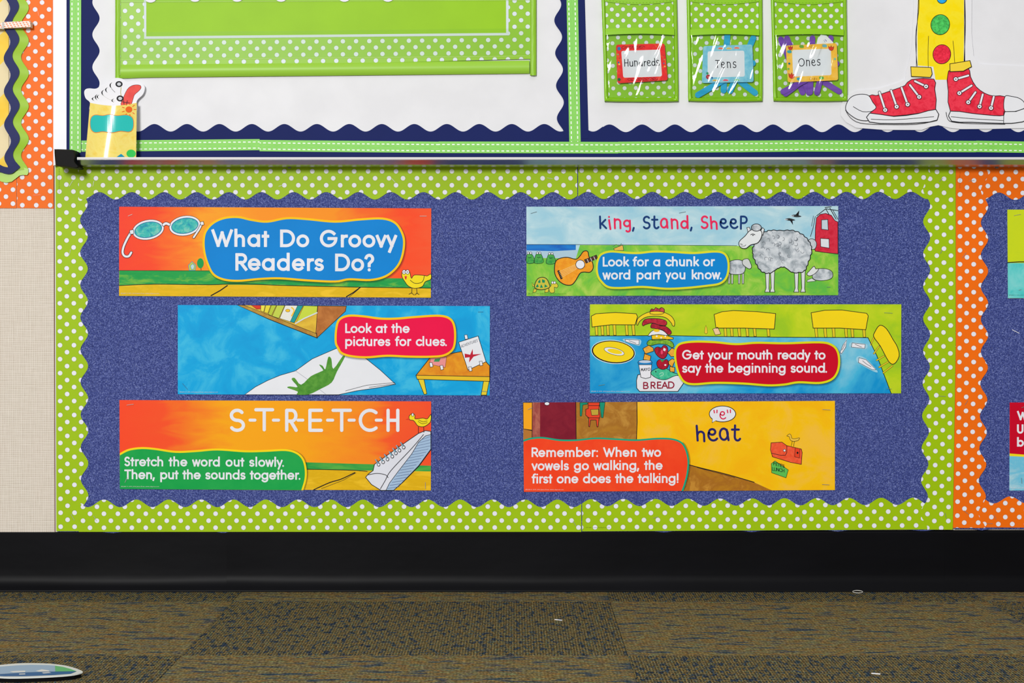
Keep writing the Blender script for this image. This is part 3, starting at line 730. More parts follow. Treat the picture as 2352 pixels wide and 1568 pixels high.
# end cap
mb = MB()
capo = smooth([(125, 345), (128, 342.6), (150, 343), (169, 344.5), (172, 349), (173, 359), (172.5, 370), (176, 377), (182, 383), (181, 386), (174, 387), (160, 384.5), (140, 382), (129, 380), (127, 372)], 4)
n = len(capo)
cx, cy = 150, 364
layers = [(1.0, .018), (1.0, .060), (.97, .066), (.88, .0695)]
rows = [[pos(cx+(x-cx)*k, cy+(y-cy)*k, p) for x, y in capo+[capo[0]]] for k, p in layers]
# keep the silhouette: deeper layers use the same pixel outline at the front depth
rows[0] = [Vector((v.x, -.018, v.z)) for v in rows[1]]
mb.grid(rows, M_cap); mb.face(rows[-1][:-1], M_cap); mb.face(rows[0][:-1][::-1], M_cap)
mb.build('end_cap', tray, smooth=False, label='black rubber end cap')
for x in (665, 1769, 2290):
    mb = MB(); mb.slab([(x-14, 380.5), (x+14, 380.5), (x+10, 382.5), (x+4, 383), (x+3, 386.5), (x-3, 386.5), (x-4, 383), (x-10, 382.5)], M_staple, .012, .016); mb.build('tray_clip', tray)

# navy scalloped trims and stitched ribbons on the board
g4 = 'navy scalloped border strips on the whiteboard'
Q = PW
def slab_obj(px, mat, p0, p1, name, label, cat, group=None, uvf=None):
    mb = MB(); mb.slab(px, mat, p0, p1, uvf=uvf); return mb.build(name, label=label, cat=cat, group=group)
yy = [-70+2.5*i for i in range(int((372+70)/2.5)+1)]
e = [(212+(228.6-212)*(.5+.5*math.cos(2*math.pi*(y-42)/74.7)), y) for y in yy]
slab_obj([(153, -70)]+e+[(153, 372)], M_navy, Q, Q+.0004, 'border_strip', 'navy scalloped strip down the left end of the whiteboard', 'border', g4)
xx = [190+2.5*i for i in range(int((1384.5-190)/2.5)+1)]+[1384.6]
e = [(x, 302+(284.7-302)*(.5+.5*math.cos(2*math.pi*(x-354.7)/74.62))) for x in xx]
slab_obj([(190, 372)]+e+[(1384.6, 372)], M_navy, Q+.0005, Q+.0009, 'border_strip', 'long navy scalloped strip above the tray, under the large green chart', 'border', g4)
xx = [1384.6+2.5*i for i in range(int((2620-1384.6)/2.5)+1)]
e = [(x, 303.3+(285.8-303.3)*(.5+.5*math.cos(2*math.pi*(x-1399.8)/75.15))) for x in xx]
slab_obj([(1384.6, 372)]+e+[(2620, 372)], M_navy, Q+.0007, Q+.0011, 'border_strip', 'navy scalloped strip above the tray, under the three small pockets', 'border', g4)
sl = lambda y: y*.0262
yy = [-70+2.5*i for i in range(int((303+70)/2.5)+1)]
e = [(1288.8+sl(y)+(1272-1288.8)*(.5+.5*math.cos(2*math.pi*(y-47)/75)), y) for y in yy]
slab_obj(e+[(1298, 318), (1352, 318), (1351.4, 298.5), (1343.3-2, -70)], M_navy, Q+.0010, Q+.0014, 'border_strip', 'navy strip standing between the large chart and the small pockets', 'border', g4)
g5 = 'green stitched ribbon strips on the whiteboard'
def ribbon_piece(a, b, w0, label, p, per=11.35):
    """a, b: centre-line end points, w0 width"""
    d = math.dist(a, b); ux, uy = (b[0]-a[0])/d, (b[1]-a[1])/d; nx, ny = -uy, ux
    px = [(a[0]-nx*w0/2, a[1]-ny*w0/2), (b[0]-nx*w0/2, b[1]-ny*w0/2), (b[0]+nx*w0/2, b[1]+ny*w0/2), (a[0]+nx*w0/2, a[1]+ny*w0/2)]
    uvf = lambda x, y: (((x-a[0])*ux+(y-a[1])*uy)/per+.3, ((x-a[0])*nx+(y-a[1])*ny)/w0+.5)
    mb = MB(); mb.slab(px, M_ribbon, p, p+.0004, uvf=uvf)
    return mb.build('ribbon_strip', label=label, cat='ribbon', group=g5)
ribbon_piece((173.5, -70), (172.8, 350), 26, 'green stitched ribbon running down the left navy strip', Q+.0016)
ribbon_piece((187, 335.5), (596.3, 332), 25.5, 'green stitched ribbon behind the yellow pocket card, lowest left length', Q+.0012)
ribbon_piece((596.3, 334.2), (1007.5, 338.2), 26, 'green stitched ribbon under the middle of the large green chart', Q+.0012)
ribbon_piece((1007.5, 338), (1420, 339), 26.5, 'green stitched ribbon crossing the foot of the upright ribbon', Q+.0013)
ribbon_piece((1420, 338.5), (1831, 335), 26.3, 'green stitched ribbon under the three small pockets', Q+.0012)
ribbon_piece((1831, 334.8), (2241.8, 336.5), 26, 'green stitched ribbon under the sneaker cutout', Q+.0012)
ribbon_piece((2241.8, 336), (2650, 343), 26, 'green stitched ribbon at the far right above the tray', Q+.0013)
ribbon_piece((1313, -70), (1320.7, 325.5), 26.2, 'green stitched ribbon running down between chart and small pockets', Q+.0016)

# ---------------------------------------------------------------- posters
class Crop:
    def __init__(s, ox, oy, k): s.ox, s.oy, s.k = ox, oy, k
    def __call__(s, pts): return [(s.ox+x/s.k, s.oy+y/s.k) for x, y in pts]
    def w(s, v): return v/s.k
class Print:
    """one printed motif: stacked flat ink layers on a sheet, one mesh"""
    count = 0
    def __init__(s, cr, p, dp=.00003):
        Print.count += 1; s.c = cr; s.p = p+(Print.count % 5)*6e-6; s.mb = MB(); s.dp = dp
    def fill(s, pts, mat, sm=0, edge=0, ink=None):
        px = s.c(smooth(pts, sm) if sm else pts); s.p += s.dp; s.mb.poly(px, mat, s.p)
        if edge: s.p += s.dp; s.mb.ribbon(px, s.c.w(edge), ink or M_ink, s.p, closed=True)
        return s
    def line(s, pts, wd, mat=None, sm=0):
        px = s.c(smooth(pts, sm, False) if sm else pts); s.p += s.dp; s.mb.ribbon(px, s.c.w(wd), mat or M_ink, s.p); return s
    def word(s, t, x0, x1, yb, cap, sw, mat, dy=0, **kw):
        (a, b), (c, _) = s.c([(x0, yb), (x1, yb)]); s.p += s.dp
        text(s.mb, t, a, c, b, s.c.w(cap), s.c.w(sw), mat, s.p, s.c.w(dy), **kw); return s
    def build(s, name, parent, **kw): return s.mb.build(name, parent, **kw)
gp = 'reading strategy posters on the denim board'
def poster(cr, corners, mat, p, label, group=gp):
    c = cr(corners); o = MB(); o.slab(c, mat, p-.0004, p)
    return o.build('poster', label=label, cat='poster', group=group)
def panel(ps, cr, p, outer, inner, edge_mat, fill_mat, lines, cap, sw, label, shadow=True):
    if sw < 20: sw = 12.2; cap = 70
    pr = Print(cr, p)
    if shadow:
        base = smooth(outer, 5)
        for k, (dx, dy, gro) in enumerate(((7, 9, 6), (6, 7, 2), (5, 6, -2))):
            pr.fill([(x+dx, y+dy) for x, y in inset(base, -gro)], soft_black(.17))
    pr.fill(outer, edge_mat, 5)
    if inner is None:
        pr.p += pr.dp; pr.mb.poly(cr(inset(smooth(outer, 5), 15)), fill_mat, pr.p)
    else: pr.fill(inner, fill_mat, 0)
    o = pr.build('text_panel', ps, label=label)
    p2 = Print(cr, pr.p)
    for (t, x0, x1, yb, dy) in lines: p2.word(t, x0, x1, yb, cap, sw, M_w, dy)
    p2.build('lettering', o)
    return p2.p
M_yel_edge = flat((253, 203, 12)); M_fine_w = flat((225, 225, 225)); cEDU = 'EP2389 © 1999, 2016 James Dean, www.edupress.com'
PP = .0058
def fine(ps, cr, x0, x1, y, mat=None): 
    (a, b), (c, _) = cr([(x0, y), (x1, y)]); tiny(ps, cEDU, a, c, b, 3.2, mat or M_fine_w, PP+.0009)

# --- 1 sunset poster
cr = Crop(260, 465, 3.136)
X_ = lambda x: 260+x/3.136
bg = wash([(0, (252, 70, 48)), (.1, (253, 78, 42)), (.2, (254, 120, 40)), (.28, (255, 166, 38)), (.45, (255, 152, 34)), (.7, (254, 150, 30)), (.8, (252, 110, 36)), (.92, (255, 78, 36)), (1, (252, 90, 46))], X_(43), X_(2291), .05)
ps = poster(cr, [(43, 30), (2291, 42), (2288, 685), (42, 672)], bg, PP, 'sunset-coloured poster reading What Do Groovy Readers Do on a blue panel')
pr = Print(cr, PP)
pr.fill([(43, 488), (700, 490), (1300, 520), (2000, 545), (2288, 547), (2288, 620), (1700, 612), (1200, 595), (700, 592), (43, 602)], paint((22, 158, 72), (34, 164, 76), (120, 190, 64), sx=.5, sy=1.6))
pr.fill([(43, 596), (300, 585), (700, 590), (1200, 594), (1700, 606), (2288, 618), (2288, 685), (42, 672)], paint((240, 190, 18), (224, 184, 10), (246, 200, 40), sx=.4, sy=1.5))
pr.line([(43, 598), (300, 588), (700, 592), (900, 584), (1200, 596), (1700, 608), (2288, 616)], 5, sm=4).line([(43, 489), (700, 491)], 3)
pr.line([(822, 598), (770, 634), (705, 670)], 8).line([(1780, 610), (1730, 648), (1680, 678)], 8).line([(1770, 622), (1700, 680)], 3)
pr.build('landscape', ps)
pr = Print(cr, PP+.0002)
pr.fill([(542, 452), (568, 425), (596, 452), (590, 488), (548, 488)], flat((206, 214, 60)), edge=4, ink=flat((70, 150, 190))).fill([(556, 455), (572, 440), (586, 455), (580, 480), (562, 480)], flat((190, 225, 225)), edge=3, ink=flat((60, 140, 160)))
pr.build('house', ps)
pr = Print(cr, PP+.0002); pr.line([(632, 440), (633, 486)], 4).fill(ell(628, 437, 24, 36), flat((30, 160, 78))); pr.build('tree', ps)
pr = Print(cr, PP+.0003)   # sunglasses
ML = paint((30, 150, 178), (60, 190, 182), (130, 205, 190), scale=2.2)
for (x, y, rx, ry, a) in ((252, 196, 110, 66, -.2), (516, 167, 108, 66, -.16)):
    pr.fill(ell(x, y, rx+7, ry+7, a), M_ink).fill(ell(x, y, rx+4, ry+4, a), M_w).fill(ell(x, y, rx-9, ry-9, a), flat((16, 110, 160))).fill(ell(x, y, rx-14, ry-14, a), ML)
pr.line([(362, 160), (380, 150), (402, 158)], 24, sm=4).line([(362, 160), (380, 150), (402, 158)], 17, M_w, sm=4)
t1 = [(128, 215), (100, 262), (74, 320), (68, 362), (84, 386), (112, 386), (130, 360)]
pr.line(t1, 22, sm=5).line(t1, 15, M_w, sm=5).line([(640, 148), (620, 190), (580, 250)], 20).line([(640, 148), (620, 190), (580, 250)], 13, M_w)
pr.fill([(118, 200), (145, 195), (148, 226), (122, 228)], M_w, edge=3).fill([(626, 140), (650, 136), (654, 160), (630, 164)], M_w, edge=3)
pr.build('sunglasses', ps)
outer = [(645, 260), (665, 195), (720, 138), (800, 104), (900, 97), (1000, 118), (1110, 130), (1250, 105), (1400, 112), (1600, 130), (1780, 114), (1940, 108), (2035, 140), (2085, 210), (2103, 290), (2085, 400), (2040, 480), (1960, 540), (1850, 565), (1700, 560), (1600, 576), (1400, 568), (1200, 553), (1050, 558), (900, 571), (790, 560), (715, 520), (672, 440), (648, 350)]
panel(ps, cr, PP+.0004, outer, None, M_yel_edge, flat((0, 134, 217)), [('What Do Groovy', 707, 2045, 319, 6), ('Readers Do?', 880, 1880, 491, 5)], 127, 22, 'blue wavy panel with yellow edge')
pr = Print(cr, PP+.0003); MY = flat((250, 226, 30))
pr.line([(2152, 610), (2150, 652)], 4).line([(2185, 610), (2188, 655)], 4).line([(2130, 660), (2150, 650), (2165, 665)], 4).line([(2172, 665), (2188, 652), (2203, 662)], 4)
pr.fill([(2078, 520), (2085, 498), (2110, 488), (2135, 500), (2142, 528), (2150, 545), (2170, 522), (2240, 525), (2262, 528), (2288, 515), (2288, 552), (2248, 570), (2225, 605), (2170, 618), (2125, 600), (2100, 568), (2085, 545)], MY, 4, edge=4)
pr.line([(2140, 560), (2175, 582), (2225, 572), (2242, 528)], 4, sm=4).fill(ell(2095, 500, 13, 16), M_w, edge=3).fill(ell(2120, 500, 13, 16), M_w, edge=3).fill(ell(2095, 500, 3, 5), M_ink).fill(ell(2120, 500, 3, 5), M_ink).fill([(2098, 530), (2116, 530), (2110, 556), (2102, 548)], flat((220, 50, 50)))
pr.build('chick', ps); fine(ps, cr, 56, 330, 657)
staples(ps, PP+.0004, (294, 496, 304, 492), (964, 496, 980, 496))

# --- 2 blue poster with open book
cr = Crop(395, 690, 3.136)
ps = poster(cr, [(42, 32), (2290, 40), (2288, 683), (42, 675)], paint((0, 160, 224), (4, 170, 230), (60, 190, 234), scale=.5), PP, 'sky-blue poster with open book, reading Look at the pictures for clues')
pr = Print(cr, PP); MT = paint((236, 196, 60), (214, 170, 50), sx=.6)
pr.fill([(1050, 38), (1256, 40), (1250, 76), (1046, 268), (1036, 232)], paint((176, 104, 44), (200, 126, 60), scale=1.5), edge=4)
pr.fill([(472, 33), (520, 33), (1040, 235), (1046, 270), (980, 245), (700, 135)], paint((196, 160, 66), (176, 124, 48)), edge=5)
pr.fill([(520, 33), (1050, 38), (1036, 236), (700, 105)], MT, edge=3)
for pts, col in (([(572, 34), (640, 34), (640, 60), (610, 62)], (222, 60, 40)), ([(640, 34), (672, 34), (660, 82), (640, 74)], (240, 226, 80)), ([(676, 34), (712, 34), (690, 92), (664, 84)], (236, 220, 60)), ([(716, 34), (752, 34), (716, 110), (694, 98)], (190, 206, 60)), ([(756, 35), (812, 35), (770, 128), (722, 112)], (200, 214, 80)), ([(816, 35), (905, 36), (862, 155), (776, 128)], (236, 236, 226)), ([(905, 36), (945, 37), (880, 160), (852, 152)], (30, 160, 160)), ([(950, 37), (1048, 40), (1044, 88), (895, 160)], (205, 222, 70))):
    pr.fill(pts, flat(col), edge=2.5)
pr.line([(862, 50), (880, 72), (862, 110)], 9, flat((252, 200, 40)), sm=3).fill(ell(834, 72, 16, 10), flat((252, 200, 40)), edge=2).line([(1044, 88), (950, 130), (890, 165)], 9, flat((220, 226, 232)))
pr.build('bookshelf', ps)
pr = Print(cr, PP+.0002); MBk = flat((236, 238, 244))
bk = [(525, 677), (600, 622), (690, 575), (780, 538), (890, 506), (940, 470), (1010, 420), (1090, 385), (1190, 342), (1300, 360), (1400, 420), (1500, 500), (1610, 602), (1500, 625), (1330, 650), (1200, 678)]
pr.fill(bk, MBk, edge=4).line([(890, 506), (980, 570), (1050, 630), (1110, 676)], 3, flat((170, 172, 182))).line([(1605, 590), (1400, 610), (1250, 650)], 3).line([(1600, 600), (1420, 625)], 3)
pr.fill([(900, 676), (905, 655), (832, 628), (850, 618), (905, 622), (862, 568), (885, 558), (930, 606), (1000, 545), (1075, 510), (1088, 498), (1060, 462), (1085, 470), (1105, 494), (1125, 408), (1148, 420), (1162, 492), (1228, 402), (1246, 405), (1188, 512), (1150, 590), (1070, 636), (985, 676)], paint((70, 142, 44), (96, 164, 58), scale=3), 3)
pr.build('open_book', ps)
pr = Print(cr, PP+.0002)
pr.fill([(1770, 560), (1815, 565), (1836, 672), (1816, 676)], flat((240, 214, 50)), edge=4).fill([(2245, 575), (2286, 575), (2266, 681), (2226, 681)], flat((240, 214, 50)), edge=4)
pr.fill([(1758, 538), (1860, 410), (2080, 368), (2200, 375), (2289, 470), (2288, 548)], paint((238, 160, 30), (226, 134, 24), scale=1.6), edge=5).fill([(1758, 538), (2288, 548), (2288, 582), (1765, 566)], flat((238, 196, 40)), edge=4)
pr.fill([(1862, 415), (1978, 405), (1968, 482), (1856, 458)], flat((240, 150, 150)), edge=2).fill([(1895, 420), (1935, 415), (1925, 440), (1885, 440)], flat((60, 150, 90)))
pr.fill([(2065, 300), (2205, 255), (2262, 440), (2132, 500)], MBk, edge=4)
pr.word('ADVENTURES', 2082, 2203, 341, 21, 2.4, flat((120, 120, 130)), -44, hand=True, hs=.8)
pr.fill([(2108, 382), (2148, 390), (2166, 348), (2168, 388), (2232, 384), (2172, 404), (2140, 446), (2144, 408), (2110, 412)], flat((196, 30, 54)))
for x, y in ((2118, 262), (2225, 452), (2148, 492), (1942, 482), (1866, 462)): pr.fill([(x-12, y-14), (x+8, y-16), (x+14, y+14), (x-6, y+18)], M_w, edge=3)
pr.build('table', ps)
outer = [(1172, 300), (1176, 200), (1200, 133), (1270, 102), (1380, 106), (1500, 122), (1620, 122), (1760, 110), (1930, 102), (2010, 128), (2042, 190), (2046, 290), (2025, 360), (1960, 402), (1860, 412), (1700, 411), (1550, 405), (1400, 416), (1280, 406), (1215, 382), (1190, 345)]
panel(ps, cr, PP+.0005, outer, None, M_yel_edge, flat((242, 8, 74)), [('Look at the', 1248, 1712, 234, 0), ('pictures for clues.', 1248, 1980, 328, 0)], 69, 14, 'crimson wavy panel with yellow edge')
fine(ps, cr, 56, 330, 662); staples(ps, PP+.0004, (419, 880, 431, 894), (1098, 716, 1110, 716), (1107, 898, 1118, 899), mat=flat((60, 120, 160)))

# --- 3 stretch poster
cr = Crop(260, 905, 3.136)
bg = wash([(0, (255, 76, 38)), (.14, (253, 84, 38)), (.24, (252, 130, 30)), (.36, (255, 172, 14)), (.6, (255, 168, 16)), (.78, (254, 140, 30)), (.88, (253, 92, 38)), (1, (252, 82, 40))], X_(43), X_(2291), .05)
ps = poster(cr, [(45, 42), (2290, 52), (2288, 693), (48, 682)], bg, PP, 'orange poster spelling S-T-R-E-T-C-H above a green panel and large shoe')
pr = Print(cr, PP)
pr.fill([(1380, 490), (1700, 500), (2288, 515), (2288, 560), (1380, 545)], paint((28, 156, 72), (90, 180, 70), sx=.4, sy=2)).fill([(1380, 543), (2288, 556), (2288, 693), (1370, 688)], paint((238, 188, 16), (226, 178, 8), (246, 198, 36), sx=.4, sy=1.5))
pr.line([(1390, 540), (1750, 548), (1830, 556)], 5).line([(1740, 565), (1640, 612), (1560, 636), (1445, 688)], 7, sm=4).line([(1748, 566), (1660, 618), (1500, 680)], 3)
pr.build('landscape', ps)
pr = Print(cr, PP+.0002); MS = flat((228, 230, 240))
pr.fill([(1818, 598), (1838, 575), (1872, 550), (1882, 505), (2050, 385), (2200, 282), (2250, 262), (2288, 268), (2288, 400), (2200, 520), (2080, 640), (2020, 692), (1930, 693), (1860, 650)], MS, 0, edge=5)
pr.fill([(2288, 290), (2250, 300), (2200, 345), (2150, 430), (2050, 560), (1990, 640), (1965, 692), (2020, 692), (2082, 636), (2200, 515), (2288, 395)], flat((168, 196, 226)), edge=4)
for i in range(17):
    t = i/16; xa, ya = 2270-t*280, 310+t*350; pr.line([(xa-40*(1-t)-12, ya+18), (xa+min(70, 2286-xa), ya-6+t*12)], 2.5, flat((90, 110, 150)))
pr.line([(1836, 580), (1900, 570), (1960, 580), (1980, 600)], 4, sm=4).line([(2235, 290), (2150, 390), (2000, 550), (1960, 620), (1925, 680)], 4, sm=4)
for i, (x, y) in enumerate(((1912, 506), (1944, 488), (1976, 468), (2010, 448), (2036, 424), (2062, 404), (2092, 382))): pr.fill(ell(x, y, 10, 12), M_w, edge=4).line([(x-4, y-8), (x-22, y-34)], 8, flat((120, 170, 190))).line([(x+2, y-8), (x-12, y-34)], 3)
pr.build('shoe', ps)
pr = Print(cr, PP+.0003)
pr.line([(2198, 235), (2198, 278)], 4).line([(2236, 235), (2238, 275)], 4).fill([(2130, 165), (2140, 148), (2160, 138), (2174, 155), (2176, 178), (2230, 172), (2262, 178), (2288, 146), (2288, 190), (2270, 215), (2235, 234), (2195, 228), (2175, 202), (2160, 188), (2138, 185)], MY, 3, edge=4).fill([(2104, 182), (2134, 172), (2134, 184)], flat((225, 60, 40))).fill(ell(2157, 148, 8, 12), M_w, edge=3).line([(2196, 195), (2225, 212), (2262, 205)], 3, sm=3).line([(2200, 185), (2230, 198), (2262, 192)], 3, sm=3)
pr.build('duck', ps)
pr = Print(cr, PP+.0003)
L3 = [('S', 836, 950, 272), ('T', 1016, 1160, 268), ('R', 1238, 1330, 272), ('E', 1405, 1512, 272), ('T', 1572, 1720, 272), ('C', 1768, 1905, 272), ('H', 1968, 2062, 272)]
for ch, a, b, yb in L3:
    wdt = G[ch][0]; cap, sw = 168, 24
    pr.word(ch, a, b, yb, cap, sw, M_w, hs=(b-a-sw)/(wdt*(cap-sw)), hand=True)
for a, b in ((975, 1032), (1143, 1202), (1320, 1377), (1533, 1592), (1688, 1747), (1884, 1942)): pr.line([(a+11, 187), (b-11, 187)], 22, M_w)
pr.build('lettering', ps)
top = smooth([(47, 425), (110, 394), (200, 381), (300, 387), (450, 408), (600, 402), (750, 391), (950, 404), (1100, 401), (1240, 395), (1320, 415), (1370, 460), (1392, 530), (1392, 610), (1370, 691)], 5, False)
itop = [(min(x, 1e9), y) for x, y in inset(top+[(48, 682)], 14)][:-1]
itop = [(47.2, 441)]+[q for q in itop[3:-3]]+[(1355, 690.5)]
outer = top+[(48, 682)]; inner = itop+[(48, 682)]
pr = Print(cr, PP+.0003)
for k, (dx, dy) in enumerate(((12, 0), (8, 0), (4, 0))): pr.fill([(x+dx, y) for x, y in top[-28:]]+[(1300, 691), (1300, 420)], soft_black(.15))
pr.fill(outer, flat((254, 222, 18))).fill(inner, paint((10, 164, 74), (30, 170, 78), scale=.5))
tp = pr.build('text_panel', ps, label='green panel with yellow upper edge')
p2 = Print(cr, pr.p); p2.word('Stretch the word out slowly.', 80, 1230, 519, 70, 12.2, M_w, 4); p2.word('Then, put the sounds together.', 80, 1348, 612, 70, 12.2, M_w, 4); p2.build('lettering', tp)
fine(ps, cr, 58, 330, 668); staples(ps, PP+.0012, (291, 930, 307, 928), (287, 1108, 292, 1096), (977, 1107, 977, 1122))

# --- 4 sheep poster
cr = Crop(1195, 465, 3.136)
ps = poster(cr, [(44, 30), (2290, 25), (2290, 667), (45, 673)], paint((158, 208, 228), (176, 216, 230), (200, 228, 236), scale=.7, sx=.6), PP, 'farm poster with grey sheep, reading Look for a chunk or word part')
pr = Print(cr, PP)
pr.fill([(45, 302), (400, 302), (400, 400), (45, 400)], paint((18, 92, 190), (30, 130, 214), sx=.4, sy=1.5)).fill([(45, 345), (240, 350), (420, 340), (420, 405), (45, 400)], flat((178, 208, 226)))
pr.fill([(45, 398), (400, 402), (430, 306), (1000, 308), (2290, 318), (2290, 667), (45, 673)], paint((98, 190, 72), (132, 202, 62), (176, 214, 88), scale=.7), edge=0).line([(45, 302), (440, 303), (900, 306), (1560, 310)], 3)
pr.build('field', ps)
for (x, y) in ((66, 392), (132, 392), (220, 396)):
    pr = Print(cr, PP+.0002); pr.fill([(x-34, y+40), (x-26, y), (x-16, y-22), (x, y-26), (x+16, y-22), (x+28, y), (x+34, y+38), (x, y+48)] if x > 80 else [(46, y+44), (46, y-10), (60, y-26), (80, y-22), (96, y), (100, y+42)], paint((40, 150, 70), (90, 180, 80), scale=5), 3, edge=3)
    for s_ in (-9, 9): pr.fill(ell(x+s_, y-28, 8, 8), M_w, edge=3)
    pr.line([(x-10, y+2), (x, y+6), (x+10, y+2)], 3, sm=3); pr.build('frog', ps)
pr = Print(cr, PP+.0002)
MTu = flat((222, 206, 60)); pr.fill([(98, 620), (90, 648), (112, 645), (120, 625)], MTu, edge=3).fill([(180, 622), (176, 648), (202, 645), (206, 618)], MTu, edge=3)
pr.fill([(205, 612), (222, 600), (222, 585), (240, 576), (262, 582), (272, 600), (262, 614), (245, 610), (246, 645), (216, 648)], MTu, 3, edge=3)
pr.fill([(84, 575), (96, 592), (104, 600), (90, 606)], MTu, edge=2).fill([(104, 612), (112, 570), (132, 545), (162, 538), (190, 550), (206, 580), (210, 612), (150, 628)], flat((206, 196, 66)), 4, edge=5)
for q in ([(128, 570), (142, 552), (146, 576), (132, 580)], [(158, 576), (156, 552), (178, 560), (176, 578)], [(112, 606), (124, 586), (134, 606), (118, 612)], [(142, 614), (150, 588), (164, 612)], [(174, 612), (176, 588), (198, 604)]): pr.fill(q, flat((14, 140, 92)))
for s_ in (232, 248): pr.fill(ell(s_, 576, 8, 10), M_w, edge=2.5)
pr.build('turtle', ps)
pr = Print(cr, PP+.0003)
gb = [(248, 455), (262, 415), (300, 398), (345, 395), (400, 408), (430, 385), (455, 352), (485, 352), (496, 392), (520, 430), (524, 475), (500, 502), (460, 500), (430, 510), (400, 560), (370, 592), (325, 592), (280, 565), (250, 515)]
pr.fill(gb, paint((238, 146, 26), (250, 172, 40), scale=3), 4, edge=6).fill([(266, 492), (280, 486), (306, 546), (292, 554)], M_ink)
for k in range(5): pr.line([(276+k*5, 500+k*10), (420+k*4, 436+k*6)], 2, flat((250, 230, 170)))
pr.fill(ell(432, 446, 32, 32), M_w, edge=4)
pr.fill([(462, 412), (548, 378), (556, 402), (474, 436)], flat((84, 52, 40)), edge=4)
for x in (482, 506, 530): pr.line([(x, 408-(x-482)*.38), (x+9, 430-(x-482)*.38)], 4, M_w)
pr.build('guitar', ps)
MG = paint((150, 160, 168), (198, 205, 212), (224, 229, 234), scale=1.6)
def fleece(pr, cx, cy, rx, ry, n, r, mat, seed=1):
    rr = random.Random(seed); pts = []
    for i in range(n*6):
        a = i*2*math.pi/(n*6); k = 1+.045*abs(math.sin(a*n/2))+rr.uniform(-.008, .008); pts.append((cx+rx*k*math.cos(a), cy+ry*k*math.sin(a)*(1.12 if math.sin(a) < 0 else 1)))
    pr.fill(pts, mat, 0, edge=5)
    for i in range(n*2):
        a = rr.uniform(0, 6.28); q = math.sqrt(rr.uniform(.05, .8)); x, y = cx+rx*q*math.cos(a), cy+ry*q*math.sin(a)
        pr.line([(x+r*math.cos(t)*.6, y+r*math.sin(t)*.6) for t in (a, a+.8, a+1.6, a+2.4, a+3.2)], 2.5, flat((130, 136, 142)), sm=2)
pr = Print(cr, PP+.0003)
for x in (1765, 1802, 1974, 2022):
    pr.fill([(x, 490), (x+30, 490), (x+26, 620), (x+32, 645), (x-4, 645), (x+6, 615)], flat((222, 226, 226)), edge=4)
pr.fill([(2075, 280), (2090, 262), (2120, 268), (2135, 300), (2120, 335), (2085, 330)], MG, 4, edge=4)
body = [(1675, 350), (1700, 290), (1745, 230), (1800, 205), (1880, 205), (1960, 205), (2030, 235), (2080, 290), (2095, 350), (2070, 430), (2040, 490), (1960, 500), (1900, 462), (1860, 470), (1800, 505), (1740, 490), (1700, 430)]
bs = smooth(body, 8); rr = random.Random(3)
bs = [(x+6*abs(math.sin(i*.75))*(1 if x > 1880 else -1), y+6*abs(math.sin(i*.75))*(1 if y > 350 else -1)) for i, (x, y) in enumerate(bs)]
pr.fill(bs, MG, 0, edge=6)
for i in range(34):
    a = rr.uniform(0, 6.28); q = math.sqrt(rr.uniform(.02, .8)); x, y = 1885+180*q*math.cos(a), 345+120*q*math.sin(a)
    pr.line([(x+12*math.cos(t), y+12*math.sin(t)) for t in (a, a+.8, a+1.6, a+2.4, a+3.2)], 3, flat((128, 134, 142)), sm=2)
pr.fill([(1640, 215), (1632, 180), (1650, 178), (1662, 205)], flat((226, 230, 232)), edge=4).fill([(1725, 215), (1745, 180), (1758, 192), (1748, 235)], flat((226, 230, 232)), edge=4)
pr.fill([(1575, 300), (1582, 275), (1620, 240), (1650, 205), (1690, 190), (1735, 205), (1738, 245), (1710, 290), (1660, 305), (1625, 330), (1590, 325)], flat((232, 236, 238)), 4, edge=5)
pr.fill(ell(1700, 180, 36, 26), MG, edge=5).line([(1660, 232), (1675, 226), (1690, 232)], 5, sm=3).fill(ell(1676, 236, 5, 4), M_ink).line([(1585, 298), (1600, 302)], 4).line([(1590, 312), (1612, 314), (1625, 305)], 3, sm=3)
pr.build('sheep', ps, label='large standing grey sheep')
pr = Print(cr, PP+.0003)
for x in (1498, 1520, 1570, 1598): pr.fill([(x, 510), (x+14, 510), (x+12, 585), (x, 585)], flat((200, 206, 200)), edge=3)
pr.fill([(1505, 430), (1560, 412), (1610, 425), (1622, 470), (1600, 512), (1520, 515), (1500, 490)], MG, 5, edge=4).fill([(1600, 440), (1605, 412), (1640, 405), (1656, 430), (1666, 462), (1652, 478), (1625, 465)], flat((214, 218, 216)), 3, edge=4)
pr.build('sheep', ps, label='small sheep beside the blue panel')
pr = Print(cr, PP+.0003)
pr.fill([(2100, 545), (2066, 560), (2066, 572), (2130, 565)], flat((222, 226, 222)), edge=3).fill([(2105, 520), (2130, 485), (2180, 475), (2235, 488), (2252, 520), (2235, 550), (2170, 562), (2115, 552)], MG, 5, edge=4).fill([(2064, 515), (2080, 495), (2100, 472), (2118, 458), (2128, 478), (2150, 476), (2135, 500), (2110, 520), (2080, 528)], flat((226, 230, 230)), 2, edge=4)
pr.build('lamb', ps)
pr = Print(cr, PP+.0002); MR = paint((206, 30, 56), (224, 56, 78), scale=2.5)
pr.line([(2125, 100), (2110, 180), (2090, 245)], 4).line([(2112, 96), (2098, 170)], 3)
pr.line([(2135, 95), (2200, 45), (2288, 58)], 5).line([(2200, 45), (2250, 130)], 5).line([(2230, 40), (2275, 120)], 5).line([(2196, 36), (2240, 30)], 5).line([(2250, 52), (2288, 120)], 4)
pr.fill([(2122, 340), (2126, 180), (2134, 110), (2160, 85), (2200, 78), (2240, 92), (2266, 130), (2288, 140), (2289, 370), (2200, 360), (2125, 350)], MR, edge=4)
